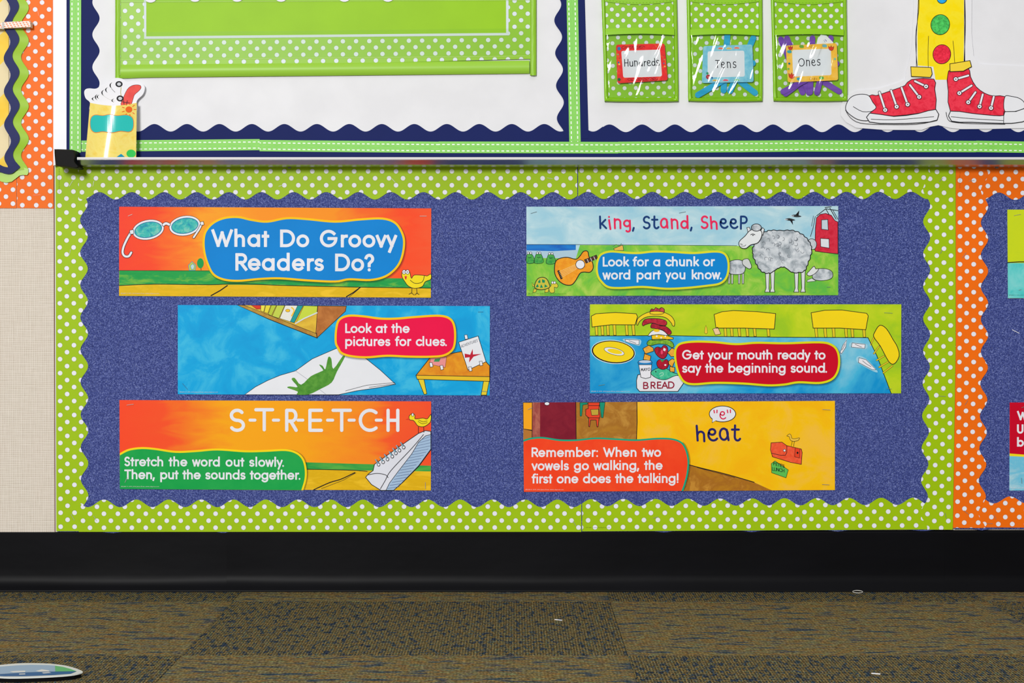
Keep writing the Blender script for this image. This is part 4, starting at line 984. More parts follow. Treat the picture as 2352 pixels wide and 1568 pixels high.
pr.fill([(2170, 125), (2215, 122), (2218, 198), (2170, 192)], flat((198, 212, 224)), edge=4).fill([(2162, 258), (2224, 262), (2226, 328), (2164, 318)], flat((226, 230, 236)), edge=4)
pr.build('barn', ps)
pr = Print(cr, PP+.0002)
for x, y, k in ((1990, 96, 1), (1945, 122, -1)):
    pr.fill([(x-40, y), (x-8, y-10), (x+36, y+4), (x, y+10)], flat((60, 64, 68)), 3).fill([(x-10, y-4), (x+20, y-40*k), (x+14, y+2)], M_ink).line([(x-40, y), (x-20, y)], 4, M_w)
pr.build('geese', ps)
pr = Print(cr, PP+.0002); pr.fill([(672, 332), (738, 305), (744, 345), (680, 345)], flat((242, 190, 90)), edge=3).line([(668, 318), (690, 302), (712, 312), (728, 296)], 4, flat((90, 140, 90)), sm=3); pr.build('basket', ps)
pr = Print(cr, PP+.0005); nv, rd = flat((18, 58, 120)), flat((238, 42, 92))
pr.word('King, Stand, SheeP', 570, 1638, 192, 98, 13.5, nv, 0, cols=[nv, rd, rd, rd, nv, nv, nv, rd, rd, rd, nv, rd, rd, nv, nv, nv], jitter=.05, hand=True)
pr.build('lettering', ps)
outer = [(543, 470), (552, 410), (580, 366), (650, 345), (760, 353), (850, 356), (960, 345), (1100, 348), (1250, 356), (1400, 345), (1468, 358), (1500, 400), (1508, 470), (1490, 545), (1440, 590), (1350, 606), (1200, 622), (1050, 628), (880, 615), (720, 623), (630, 615), (580, 575), (552, 530)]
panel(ps, cr, PP+.0006, outer, None, flat((226, 224, 44)), flat((6, 136, 214)), [('Look for a chunk or', 594, 1402, 461, -2), ('word part you know.', 592, 1450, 555, -2)], 67, 14, 'blue wavy panel with lime edge')
fine(ps, cr, 60, 332, 660, flat((70, 130, 50))); staples(ps, PP+.0004, (1219, 490, 1233, 486), (1560, 489, 1575, 486), (1899, 659, 1907, 659), mat=flat((110, 130, 140)))

# --- 5 table poster
cr = Crop(1340, 690, 3.136)
ps = poster(cr, [(47, 27), (2290, 27), (2288, 668), (47, 668)], paint((160, 204, 36), (184, 214, 30), (204, 220, 40), scale=.5, sx=.6), PP, 'lime poster with stacked food on a blue table, reading Get your mouth ready')
pr = Print(cr, PP)
pr.fill([(47, 255), (600, 252), (900, 258), (1380, 264), (2050, 267), (2115, 400), (2216, 668), (47, 668)], paint((14, 150, 214), (70, 186, 226), (136, 206, 230), scale=.22, sx=.7), edge=0).line([(47, 255), (600, 252), (900, 258), (1380, 264), (2050, 267), (2115, 400), (2216, 667)], 5)
tab = pr.build('blue_table', ps)
MYc = flat((252, 220, 24)); MYd = flat((236, 206, 40))
def chair(pts, spind, y1=252):
    pr = Print(cr, PP)
    for x, y in spind: pr.fill([(x, y), (x+20, y), (x+24, y1), (x+6, y1)], MYd, edge=3)
    pr.fill(pts, MYc, 0, edge=4.5); pr.build('chair_back', ps)
chair([(57, 112), (90, 95), (230, 86), (380, 95), (390, 115), (372, 175), (200, 174), (62, 190)], [(82, 180), (124, 176), (164, 174), (212, 172), (300, 172), (348, 172)], 250)
chair([(942, 100), (1000, 80), (1080, 72), (1250, 80), (1385, 94), (1375, 205), (1160, 198), (955, 198)], [(1010, 195), (1056, 195), (1110, 196), (1168, 196), (1222, 198), (1320, 200)], 258)
chair([(1640, 88), (1740, 70), (1860, 68), (2040, 92), (2052, 110), (2034, 210), (1850, 198), (1655, 198)], [(1665, 196), (1730, 196), (1790, 196), (1880, 198), (1925, 200), (2010, 205)], 264)
pr = Print(cr, PP)
for a, b in (((2095, 260), (2068, 320)), ((2130, 330), (2092, 382)), ((2165, 400), (2112, 430)), ((2200, 440), (2130, 480)), ((2225, 470), (2160, 520))): pr.line([a, b], 12).line([a, b], 8, MYd)
pr.fill([(2135, 178), (2182, 202), (2230, 280), (2262, 335), (2274, 400), (2240, 455), (2200, 440), (2140, 330), (2092, 262), (2100, 225)], MYc, 3, edge=5); pr.build('chair_back', ps)
pr = Print(cr, PP+.0003)
pr.fill(ell(215, 370, 160, 86, .1), flat((226, 240, 246))).fill(ell(215, 370, 156, 81, .1), M_ink).fill(ell(216, 369, 147, 74, .1), MYc).fill(ell(222, 366, 76, 26, .25), M_ink).fill(ell(222, 366, 73, 23, .25), M_w).fill(ell(226, 366, 54, 17, .2), MYc); pr.build('plate', ps)
for q in ([(300, 280), (402, 284), (400, 318), (372, 316), (305, 296)], [(1935, 305), (2030, 315), (2026, 345), (1930, 335)], [(1848, 375), (1870, 320), (1895, 285), (1890, 335), (1860, 382)], [(1985, 412), (2035, 425), (2108, 498), (2080, 498), (1980, 445)]):
    cxm = sum(a for a, _ in q)/len(q); cym = sum(b for _, b in q)/len(q)
    pr = Print(cr, PP+.0003); pr.fill([(cxm+(a-cxm)*1.15, cym+(b-cym)*1.25) for a, b in q], flat((160, 214, 236)), 3).fill(q, M_w, edge=3).line([((q[0][0]+cxm)/2, (q[0][1]+cym)/2), (cxm, cym), ((q[2][0]+cxm)/2, (q[2][1]+cym)/2)], 3, sm=3); pr.build('napkin', ps)
pr = Print(cr, PP+.0003)
pr.fill([(392, 535), (430, 528), (700, 540), (725, 590), (680, 655), (405, 655), (384, 630), (382, 575)], flat((232, 234, 240)), edge=5)
for ch, a, b, y in (('B', 430, 470, 638), ('R', 484, 520, 636), ('E', 530, 562, 635), ('A', 562, 610, 635), ('D', 610, 656, 634)):
    cap = 52; sw = 8.5; pr.word(ch, a, b, y, cap, sw, flat((150, 20, 50)), hs=(b-a-sw)/(G[ch][0]*(cap-sw)), hand=True)
bx = pr.build('bread_box', ps); pz = pr.p
pr = Print(cr, PP+.0004); pr.fill([(398, 462), (492, 462), (484, 552), (448, 562), (414, 552)], M_w, edge=4).fill([(392, 446), (398, 434), (444, 426), (490, 434), (495, 448), (488, 462), (400, 462)], flat((26, 130, 200)), edge=3).fill(ell(444, 440, 44, 10), flat((196, 212, 232)))
pr.word('MAYO', 414, 482, 509, 22, 3.5, M_ink, -4, jitter=.06); pr.build('mayo_jar', ps)
pr = Print(cr, PP+.0004); pr.fill([(484, 522), (520, 492), (560, 484), (600, 490), (655, 522), (700, 530), (650, 545), (590, 570), (530, 560)], paint((36, 180, 140), (90, 206, 160), scale=4), 4, edge=4).fill(ell(521, 512, 4, 6), M_ink).line([(545, 530), (570, 518), (575, 535), (550, 545)], 3, flat((200, 236, 216)), sm=3); pr.build('fish', ps)
def food(name, pts, col, sm=4, extra=()):
    pr = Print(cr, PP+.00045); pr.fill(pts, col if not isinstance(col, tuple) else flat(col), sm, edge=4)
    for (q, c) in extra: pr.fill(q, flat(c))
    pr.build(name, ps)
food('apple', [(530, 440), (550, 424), (570, 432), (600, 424), (614, 450), (606, 482), (575, 496), (545, 488), (530, 466)], paint((150, 16, 40), (196, 20, 50), scale=5), extra=(([(552, 426), (585, 426), (568, 444)], (60, 150, 70)), (ell(590, 464, 8, 6), (240, 240, 240))))
food('strawberry', [(512, 348), (535, 334), (560, 340), (580, 322), (604, 334), (608, 370), (595, 405), (572, 420), (545, 408), (520, 380)], paint((140, 14, 44), (200, 30, 60), scale=5), extra=(([(578, 340), (594, 348), (588, 366), (574, 358)], (240, 236, 240)), (ell(565, 372, 8, 16), (238, 70, 110))))
for q in ([(428, 346), (470, 322), (502, 340), (506, 364), (446, 384)], [(440, 382), (486, 400), (478, 440), (432, 424)], [(606, 376), (636, 342), (664, 352), (660, 402), (632, 404)], [(612, 438), (640, 418), (660, 430), (640, 480), (612, 456)], [(622, 474), (658, 482), (656, 515), (624, 512)]): food('cracker', q, paint((236, 160, 44), (244, 186, 72), scale=5), 0)
food('pickle', [(458, 305), (478, 284), (540, 278), (600, 280), (640, 300), (652, 330), (635, 338), (600, 318), (540, 312), (490, 324), (464, 320)], paint((96, 160, 40), (150, 196, 60), scale=4))
food('cheese', [(490, 250), (540, 245), (600, 252), (648, 268), (646, 278), (560, 284), (495, 286)], (250, 206, 30), 0, extra=((ell(528, 256, 7, 7), (245, 240, 220)), (ell(560, 268, 6, 7), (245, 240, 220)), (ell(590, 258, 6, 6), (245, 240, 220))))
food('fried_egg', [(466, 252), (490, 222), (530, 206), (570, 212), (604, 244), (600, 254), (540, 244), (480, 254)], (238, 240, 244), 3, extra=((ell(528, 216, 22, 10), (250, 200, 30)),))
food('sausage', [(486, 180), (500, 164), (540, 175), (590, 185), (628, 215), (632, 238), (610, 244), (570, 215), (510, 200), (488, 196)], paint((150, 18, 44), (196, 40, 62), scale=4))
food('sausage', [(424, 166), (440, 138), (480, 130), (550, 132), (596, 148), (596, 176), (560, 182), (500, 162), (450, 172), (430, 182)], paint((160, 20, 46), (206, 50, 66), scale=4))
food('banana', [(384, 170), (392, 130), (440, 95), (500, 78), (570, 82), (630, 110), (656, 150), (654, 184), (640, 178), (632, 160), (590, 122), (520, 112), (450, 120), (405, 150), (392, 176)], (248, 214, 40))
food('cherries', [(480, 95), (490, 60), (510, 66), (520, 50), (545, 62), (560, 50), (582, 62), (578, 92), (540, 100)], paint((170, 30, 50), (214, 90, 90), scale=6), 2)
pr = Print(cr, PP+.0003); pr.fill([(872, 232), (876, 200), (882, 178), (890, 200), (894, 232), (884, 240)], flat((248, 206, 60)), edge=2).fill([(932, 205), (968, 192), (990, 240), (950, 248)], flat((244, 206, 160)), edge=3); pr.build('salt_shaker', ps)
outer = [(653, 400), (660, 340), (700, 302), (800, 288), (950, 292), (1100, 306), (1250, 296), (1450, 300), (1700, 293), (1790, 312), (1836, 360), (1850, 440), (1835, 520), (1790, 575), (1700, 601), (1550, 596), (1450, 612), (1330, 618), (1150, 605), (950, 600), (800, 610), (730, 596), (690, 550), (665, 480)]
panel(ps, cr, PP+.0008, outer, None, flat((226, 224, 20)), flat((208, 4, 38)), [('Get your mouth ready to', 711, 1744, 425, 0), ('say the beginning sound.', 711, 1755, 520, 0)], 67, 14, 'dark red wavy panel with lime edge')
fine(ps, cr, 58, 333, 657); staples(ps, PP+.0004, (1375, 885, 1389, 883), (2031, 718, 2050, 719), (2036, 892, 2048, 893), mat=flat((120, 150, 120)))

# --- 6 heat poster
cr = Crop(1190, 905, 3.136)
ps = poster(cr, [(36, 60), (2282, 48), (2282, 690), (42, 703)], paint((254, 188, 6), (254, 198, 10), (252, 196, 60), scale=.4), PP, 'golden poster with the word heat, reading Remember: When two vowels go walking')
pr = Print(cr, PP)
pr.fill([(36, 60), (102, 60), (100, 258), (38, 250)], flat((254, 172, 26)), edge=3).fill([(100, 60), (162, 60), (160, 330), (100, 330)], paint((190, 110, 90), (150, 60, 60), sx=2)).fill([(158, 59), (416, 58), (416, 330), (158, 330)], paint((126, 18, 42), (140, 28, 48)), edge=0)
pr.fill([(416, 58), (858, 56), (856, 335), (416, 335)], paint((184, 128, 40), (170, 112, 36), (200, 146, 60), scale=.8)).fill([(38, 250), (100, 262), (100, 330), (40, 335)], flat((186, 120, 50)))
pr.line([(856, 56), (858, 200), (852, 330)], 5).line([(416, 58), (418, 330)], 5).line([(102, 60), (100, 330)], 4).line([(38, 250), (100, 262)], 4).fill(ell(208, 68, 18, 12), M_w, edge=3)
pr.build('wall_and_door', ps); pr = Print(cr, PP+.00005)
pr.fill([(1210, 505), (1300, 525), (1500, 575), (1690, 630), (1800, 680), (1830, 693), (1190, 697)], paint((186, 126, 30), (170, 108, 30), (200, 140, 50), scale=.9)).line([(1230, 508), (1320, 532), (1500, 576), (1700, 634)], 6, sm=3).line([(1290, 528), (1560, 600)], 3)
pr.build('floor_print', ps)
pr = Print(cr, PP+.0002); MRd = flat((238, 70, 38)); MTe = flat((20, 150, 118))
pr.fill([(445, 60), (500, 60), (500, 72), (466, 78), (458, 158), (446, 158)], MTe, edge=3).fill([(585, 58), (626, 58), (612, 170), (600, 168)], MTe, edge=3)
pr.fill([(505, 60), (588, 60), (582, 100), (590, 160), (582, 180), (576, 235), (568, 235), (562, 186), (522, 186), (516, 235), (508, 232), (510, 170), (486, 150), (488, 108), (505, 104)], MRd, edge=4).fill([(522, 110), (580, 108), (578, 150), (530, 152)], flat((200, 170, 60)), edge=3).line([(510, 82), (584, 82)], 4).line([(500, 170), (584, 170)], 4)
pr.build('chair', ps)
pr = Print(cr, PP+.0002); bub = ell(1472, 142, 95, 57, 0, 40)
pr.fill([(1398, 160), (1396, 208), (1440, 180)], M_ink).fill(bub, M_w, edge=5).fill([(1402, 160), (1399, 203), (1436, 182)], M_w)
o = pr.build('speech_bubble', ps); p2 = Print(cr, pr.p); red = flat((228, 30, 76))
[p2.line(q, 8, red) for q in ([(1411, 116), (1414, 134)], [(1433, 115), (1432, 133)], [(1507, 114), (1510, 133)], [(1529, 113), (1529, 132)])]
p2.word('e', 1449, 1495, 182, 76, 8, red, hand=True); p2.build('lettering', o)
pr = Print(cr, PP+.0002); pr.word('heat', 1280, 1606, 340, 122, 16, flat((40, 36, 104)), jitter=.03, hand=True); pr.build('lettering', ps)
pr = Print(cr, PP+.0002)
pr.fill([(1822, 350), (1900, 345), (1935, 370), (2040, 395), (2046, 420), (2040, 505), (1960, 490), (1832, 450), (1818, 400)], paint((240, 78, 44), (252, 104, 66), scale=4), 0, edge=4).line([(1935, 372), (1925, 440), (1828, 425)], 4, sm=3).fill(ell(1919, 405, 9, 9), M_w, edge=3).fill([(1996, 385), (2030, 392), (2026, 460), (1992, 450)], MRd, edge=3).fill(ell(2013, 422, 7, 8), M_ink)
pr.build('suitcase', ps)
pr = Print(cr, PP+.0003); pr.line([(1968, 372), (1975, 335)], 3).line([(1985, 376), (1990, 338)], 3).fill([(1936, 300), (1956, 286), (1968, 300), (1972, 318), (2000, 320), (2026, 314), (2018, 332), (1985, 340), (1962, 330), (1952, 305)], flat((246, 200, 70)), 3, edge=3); pr.build('bird', ps)
pr = Print(cr, PP+.0003); pr.fill([(1824, 500), (1850, 480), (1946, 545), (1930, 602), (1826, 565)], flat((96, 196, 86)), edge=3)
pr.word("PETE'S", 1838, 1920, 510, 24, 3.5, M_ink, 22).word('LUNCH', 1830, 1918, 550, 26, 3.5, M_ink, 14); pr.build('lunch_tag', ps)
top = smooth([(39, 328), (100, 312), (180, 308), (300, 325), (420, 325), (560, 312), (700, 318), (850, 325), (1000, 314), (1110, 318), (1180, 345), (1215, 400), (1232, 480), (1225, 570), (1208, 640), (1190, 696)], 5, False)
itop = inset(top+[(42, 703)], 12)[:-1]; itop = [(39.2, 342)]+itop[3:-3]+[(1176, 696.2)]
pr = Print(cr, PP+.0004)
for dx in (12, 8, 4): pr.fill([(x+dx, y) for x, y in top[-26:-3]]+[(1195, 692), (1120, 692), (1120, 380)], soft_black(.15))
pr.fill(top+[(42, 703)], flat((18, 170, 132))).fill(itop+[(42, 703)], paint((250, 66, 28), (254, 78, 34), scale=.5))
tp = pr.build('text_panel', ps, label='orange-red panel with teal upper edge'); p2 = Print(cr, pr.p)
p2.word('Remember: When two', 97, 1030, 453, 70, 12.2, M_w, -2); p2.word('vowels go walking, the', 97, 1041, 549, 70, 12.2, M_w, -4); p2.word('first one does the talking!', 97, 1155, 643, 70, 12.2, M_w, -4); p2.build('lettering', tp)
fine(ps, cr, 54, 327, 690); staples(ps, PP+.0012, (1889, 940, 1907, 941), (1888, 1112, 1905, 1113), (1212, 940, 1222, 936))

# --- posters cut by the right edge of the picture
gq = 'posters on the right-hand denim paper'
c0 = Crop(2052, 380, 3.7333)
ps = poster(c0, [(977, 378), (3640, 370), (3640, 1132), (982, 1137)], paint((204, 222, 34), (212, 226, 30), scale=.4), PP, 'lime and teal poster near the upper right corner of the denim', gq)
pr = Print(c0, PP); pr.fill([(980, 836), (3640, 830), (3640, 1132), (982, 1136)], paint((70, 200, 200), (110, 214, 212), (136, 220, 218), scale=.8)).line([(980, 832), (1080, 826), (3640, 832)], 8); pr.build('table_edge', ps)
tiny(ps, cEDU, 2318, 2402, 678.5, 3.2, flat((60, 130, 130)), PP+.0009); staples(ps, PP, (2329, 495, 2345, 492), (2340, 666, 2346, 665))
c1 = Crop(2052, 800, 3.7333)
ps = poster(c1, [(997, 463), (3670, 455), (3670, 1212), (994, 1218)], paint((150, 206, 226), (110, 196, 226), (170, 214, 228), scale=.6, sy=1.6), PP, 'poster with dark red panel cut off at the right edge', gq)
pr = Print(c1, PP); pr.fill([(997, 463), (2700, 460), (2700, 860), (2500, 925), (1500, 935), (1150, 930), (996, 922)], flat((250, 228, 30))).fill([(997, 463), (2680, 460), (2680, 840), (2500, 903), (1500, 915), (1150, 912), (996, 900)], flat((206, 4, 40)))
tp = pr.build('text_panel', ps, label='dark red panel with yellow lower edge'); p2 = Print(c1, pr.p)
for ch, y, cap in (('W', 615, 80), ('U', 730, 80)): p2.word(ch, 1060, 1060+(105 if ch == 'W' else 68), y, cap, 16, M_w, hs=1.0)
p2.word('b', 1060, 1112, 842, 80, 16, M_w); p2.build('lettering', tp)
tiny(ps, cEDU, 2322, 2402, 1121, 3.2, M_w, PP+.0009); staples(ps, PP+.0006, (2346, 936, 2356, 933), (2346, 1097, 2347, 1110))
mb = MB(); a = [(2325, 757), (2341, 765)]; mb.ribbon(a, 1.3, M_w, PB+.0006); mb.build('paper_staple', label='single staple left in the denim between the two cut-off posters', cat='staple')

# ---------------------------------------------------------------- large green pocket chart on the whiteboard
PC = .0215
c3 = Crop(180, 0, 3.92); c7 = Crop(780, 0, 3.92); c13 = Crop(1360, 0, 3.92)
gd = dots((146, 200, 22), (216, 226, 232), r=.168, rough=.35, spec=.2)
chart = empty('pocket_chart', pos(747, 178, PC-.003), label='large lime polka-dot pocket chart hanging from the whiteboard', cat='pocket chart')
uvc = lambda x, y: ((x-332.6)/30.33, (y-99+(x-332.6)*.0091)/29.8)
mb = MB(); mb.slab([(268, -80), (1229, -80), (1227, 135), (700, 148), (272, 150)], gd, PC-.0025, PC, uvf=uvc); mb.build('backing', chart)
Ml = flat((150, 202, 14), .4, .12); Mw_ = flat((216, 226, 232), .4); Mlb = flat((148, 202, 50), .35, .25)
mb = MB(); mb.poly([(336, -80), (1162, -80), (1162.5, 75.5), (336, 83.5)], Ml, PC+.0003)
fr = [(336, -80), (336, 83.5), (1162.5, 75.5), (1162, -80)]; fo = [(330.3, -80), (331, 89.4), (1168, 81.2), (1168, -80)]
mb.face([pos(x, y, PC+.0004) for x, y in (fo[0], fo[1], fr[1], fr[0])], Mw_); mb.face([pos(x, y, PC+.0004) for x, y in (fo[1], fo[2], fr[2], fr[1])], Mw_); mb.face([pos(x, y, PC+.0004) for x, y in (fo[2], fo[3], fr[3], fr[2])], Mw_)
mb.build('title_window', chart, label='plain lime window with thin white frame')
# lower hem: rolled tube of the same vinyl
def roll(mb, top, bot, x0, x1, p0, bulge, mat, n=8, m=40, bend=None):
    rows = []
    for i in range(n+1):
        t = i/n; r = []
        for j in range(m+1):
            x = x0+(x1-x0)*j/m; y = top(x)+(bot(x)-top(x))*t
            r.append(pos(x, y, p0+bulge*math.sin(math.pi*min(1, t*1.02))**.6))
        rows.append(r)
    mb.grid(rows[::-1], mat); mb.face([r[0] for r in rows], mat); mb.face([r[-1] for r in rows][::-1], mat)
hem_t = lambda x: 147-(x-275)*.0085; hem_b = lambda x: 178.5-(x-290)*.0103+1.6*math.exp(-((x-285)/30)**2)
mb = MB(); roll(mb, hem_t, hem_b, 276, 1216, PC-.001, .0042, flat((156, 206, 66), .35, .2)); mb.build('bottom_hem', chart, smooth=True, label='lighter green rolled bottom hem')
for (x0, x1, yb) in ((264.5, 276.5, 180), (1217, 1232, 173)):
    rows = []; mb = MB()
    for y in [-80+i*(yb+80)/30 for i in range(31)]:
        w_ = .8*math.sin(y*.05); rows.append([pos(x0+w_*.3, y, PC-.003), pos(x0+1.5+w_*.3, y, PC+.0025+.0006*math.sin(y*.9)), pos((x0+x1)/2, y, PC+.0034+.0007*math.sin(y*.7)), pos(x1-1.5, y, PC+.0025), pos(x1, y, PC)])
    mb.grid(rows[::-1], Mlb); mb.build('edge_binding', chart, smooth=True)
Mst = flat((206, 232, 150), .4)
mb = MB()
def stitch(mb, a, b, wd=1.0, per=3.2, mat=None, p=0, f=.62):
    d = math.dist(a, b); n = int(d/per)
    for i in range(n):
        t0, t1 = i*per/d, (i+f)*per/d
        mb.ribbon([(a[0]+(b[0]-a[0])*t0, a[1]+(b[1]-a[1])*t0), (a[0]+(b[0]-a[0])*t1, a[1]+(b[1]-a[1])*t1)], wd, mat or Mst, p, caps=False)
stitch(mb, (277, 137.8), (1218, 128.5), p=PC+.0009); stitch(mb, (277, 4.8), (1218, .2), p=PC+.0021, wd=.9); stitch(mb, (275.6, -70), (275.8, 176), p=PC+.0042); stitch(mb, (1221, -70), (1221, 170), p=PC+.0042)
mb.build('stitching', chart, kind='stuff')
Mfilm = clear_film((.93, .96, .90), .3, .07, .03)
def film(mb, x0, x1, top, bot, p0, amp, mat, nx=40, ny=30, seed=0, edge=1.0):
    rows = []
    for i in range(ny+1):
        t = i/ny; r = []
        for j in range(nx+1):
            s_ = j/nx; x = x0(t)+(x1(t)-x0(t))*s_; y = top(x)+(bot(x)-top(x))*t
            e = (math.sin(math.pi*s_)**.35)*(math.sin(math.pi*min(1, max(0, .06+t*.94)))**.35 if 0 < t < 1 else (0.0 if t == 1 else .5))
            nz = mnoise.noise((x*.03+seed*7, y*.02, seed*3.1))+.9*abs(mnoise.noise(((x+y*.35)*.055, y*.012+seed, 1.7)))*2-.5
            r.append(pos(x, y, p0+amp*e*(.42+.42*nz)))
        rows.append(r)
    mb.grid(rows[::-1], mat)
mb = MB(); mb.face([pos(x, y, PC+.0007) for x, y in ((278, 74.5), (278, 138), (1217, 128.6), (1217, 65))], Mfilm)
mb.face([pos(x, y, PC+.0014) for x, y in ((278, -80), (278, 4.5), (1217, 0), (1217, -80))], Mfilm)
mb.build('clear_pocket', chart)
mb = MB()
for x in (345.8, 447.9, 544.8, 645.6, 791, 891): mb.poly(ell(x, -9+(3 if x < 400 else 1.2), 14, 12), M_w, PC+.0023)
mb.build('title_lettering', chart, label='rounded white feet of the title letters')

# ---------------------------------------------------------------- three small pockets
gsm = 'small lime polka-dot pockets'
Mg_dots = dots((140, 200, 12), (224, 228, 238), r=.175, rough=.22, spec=.5)
Mgb = flat((142, 202, 26), .35, .2); Mg = flat((140, 202, 20), .25, .45); Mfilm2 = clear_film((.94, .965, .93), .07, .6, .1)
def pouch(tl, tr, bl, br, yb, org, sl_, label, band, seed):
    """outline in pixels; dots lattice 25.9 px"""
    o = empty('pocket', pos((bl+br)/2, yb, Q+.004), label=label, cat='pocket', group=gsm)
    L = lambda y: tl+(bl-tl)*y/yb; Rr = lambda y: tr+(br-tr)*y/yb
    uvp = lambda x, y: ((x-org[0]+(y-org[1])*sl_)/25.9, (y-org[1]-(x-org[0])*sl_)/25.9)
    out = [(L(-70), -70), (L(0), 0), (L(yb*.6)+.8, yb*.6), (L(yb), yb-8), (L(yb)+2.5, yb-2), (L(yb)+9, yb), ((L(yb)+Rr(yb))/2, yb+.8), (Rr(yb)-9, yb), (Rr(yb)-2, yb-2), (Rr(yb), yb-8), (Rr(yb*.6)+.5, yb*.6), (Rr(0), 0), (Rr(-70), -70)]
    mb = MB(); mb.slab(out, Mg_dots, Q+.0015, Q+.004, uvf=uvp); mb.build('back_panel', o)
    # piping: rounded binding along sides and foot
    inn = [(L(-70)+9.5, -70), (L(0)+9, 0), (L(yb*.6)+9.5, yb*.6), (L(yb)+9.5, yb-16), (L(yb)+10.5, yb-11), (L(yb)+14, yb-9.5), ((L(yb)+Rr(yb))/2, yb-9), (Rr(yb)-14, yb-9.5), (Rr(yb)-10.5, yb-11), (Rr(yb)-9.5, yb-16), (Rr(yb*.6)-9, yb*.6), (Rr(0)-9, 0), (Rr(-70)-9, -70)]
    os_, is_ = smooth(out, 5, False), smooth(inn, 5, False)
    mb = MB(); rows = []
    for k, (pp) in enumerate((.0005, .0062, .0082, .0088, .0080, .0042)):
        t = (0, .02, .22, .5, .8, 1)[k]
        rows.append([pos(a[0]+(b[0]-a[0])*t, a[1]+(b[1]-a[1])*t, Q+pp+(.0004*math.sin(i*1.9+seed) if 0 < k < 5 else 0)) for i, (a, b) in enumerate(zip(os_, is_))])
    mb.grid(rows, Mg); mb.build('edge_binding', o, smooth=True)
    # top binding with its curved edge
    sag = lambda x: 7.5*math.sin(math.pi*(x-L(0))/(Rr(0)-L(0)))
    xs = [L(0)+5+(Rr(0)-L(0)-10)*i/20 for i in range(21)]
    mb = MB(); mb.slab([(x, -12) for x in xs]+[(x, 2.2+sag(x)) for x in xs[::-1]], Mg, Q+.004, Q+.0062); mb.build('top_binding', o)
    # opening band of the clear pocket
    bt, bb_ = band
    arcb = lambda x: -3.5*math.sin(math.pi*(x-L(70))/(Rr(70)-L(70)))
    xs = [L(70)+7+(Rr(70)-L(70)-14)*i/24 for i in range(25)]
    mb = MB(); rows = []
    for k, (yo, pp) in enumerate(((bt, .0095), (bt+.1, .0112), ((bt+bb_)/2, .0118), (bb_-.1, .0121), (bb_, .0110))):
        rows.append([pos(x, yo+arcb(x)+(1.6 if x > (xs[0]+xs[-1])/2 else 1)*0, Q+pp+.0012*math.sin(math.pi*i/24)) for i, x in enumerate(xs)])
    mb.grid(rows[::-1], Mgb); mb.build('pocket_band', o)
    mb = MB(); film(mb, lambda t: L(80)+9+t*(bl-tl)*.6, lambda t: Rr(80)-9+t*(br-tr)*.6, lambda x: bb_-1+arcb(x), lambda x: yb-9, Q+.0124, .0040, Mfilm2, nx=80, ny=70, seed=seed)
    # crisp creases in the film
    mb.build('clear_pocket', o, smooth=True)
    mb = MB()
    Md = flat((112, 168, 24), .4)
    pts_l = [(L(y)+5, y) for y in range(-60, int(yb-10), 12)]
    stitch(mb, (L(-60)+5.5, -60), (L(yb-10)+5.5, yb-10), .9, 3.4, Md, Q+.0096); stitch(mb, (Rr(-60)-5, -60), (Rr(yb-10)-5, yb-10), .9, 3.4, Md, Q+.0096); stitch(mb, (L(yb)+10, yb-5.5), (Rr(yb)-10, yb-5.5), .9, 3.4, Md, Q+.0096)
    for i in range(20):
        x = L(0)+10+(Rr(0)-L(0)-20)*i/20; mb.ribbon([(x, 5.5*0+sag(x)-1.2), (x+3.4, sag(x+3.4)-1.2)], .9, Md, Q+.0064, caps=False)
    mb.build('stitching', o, kind='stuff')
    return o
pouch(1381.5, 1555, 1388, 1558.5, 233.5, (1405.2, 21.7), -.019, 'lime dotted pocket holding the red card that reads Hundreds', (66.5, 81), 1)
pouch(1577, 1751, 1580.5, 1751.5, 233, (1598.5, 20.4), .02, 'lime dotted pocket holding the blue card that reads Tens', (68, 82), 2)
pouch(1770.5, 1944.5, 1776, 1946.5, 232.5, (1792.4, 23), .008, 'lime dotted pocket holding the yellow card that reads Ones', (69, 82), 3)
def stick(a, b, wd, mat, p, label, group):
    d = math.dist(a, b); ux, uy = (b[0]-a[0])/d, (b[1]-a[1])/d; ang = math.atan2(uy, ux); r = wd/2; px = []
    for (q, s0) in ((b, -1), (a, 1)):
        for i in range(9):
            t = ang+(-math.pi/2+math.pi*i/8 if s0 < 0 else math.pi/2+math.pi*i/8)
            cx_ = q[0]-ux*r if s0 < 0 else q[0]+ux*r; cy_ = q[1]-uy*r if s0 < 0 else q[1]+uy*r
            px.append((cx_+r*math.cos(t), cy_+r*math.sin(t)))
    px2 = c13([(x, y) for x, y in px]); mb = MB(); mb.slab(px2, mat, p, p+.0009, uvf=lambda x, y: ((x*ux+y*uy)/32, (-x*uy+y*ux)/12))
    ins = inset(px, 3); mb.poly(c13(ins), mat, p+.0011)
    mb.build('craft_stick', label=label, cat='craft stick', group=group)
MBs = paint((34, 160, 214), (52, 176, 226), sx=.4, sy=2.5, name='dyed_wood'); MPs = paint((112, 66, 178), (128, 84, 192), sx=.4, sy=2.5, name='dyed_wood')
gb_ = 'blue craft sticks in the Tens pocket'; gpu = 'purple craft sticks in the Ones pocket'
sp_ = Q+.0046
stick((1222, 252), (1182, 840), 54, MBs, sp_+.001, 'blue craft stick standing tallest behind the Tens card, ending left of the lower pair', gb_)
stick((1462, 318), (1232, 842), 54, MBs, sp_+.0021, 'blue craft stick leaning to the upper right behind the Tens card', gb_)
stick((930, 868), (1470, 555), 54, MBs, sp_+.0032, 'blue craft stick with its foot in the lower left corner of the Tens pocket', gb_)
stick((1488, 852), (1030, 500), 54, MBs, sp_, 'blue craft stick with its foot in the lower right corner of the Tens pocket', gb_)
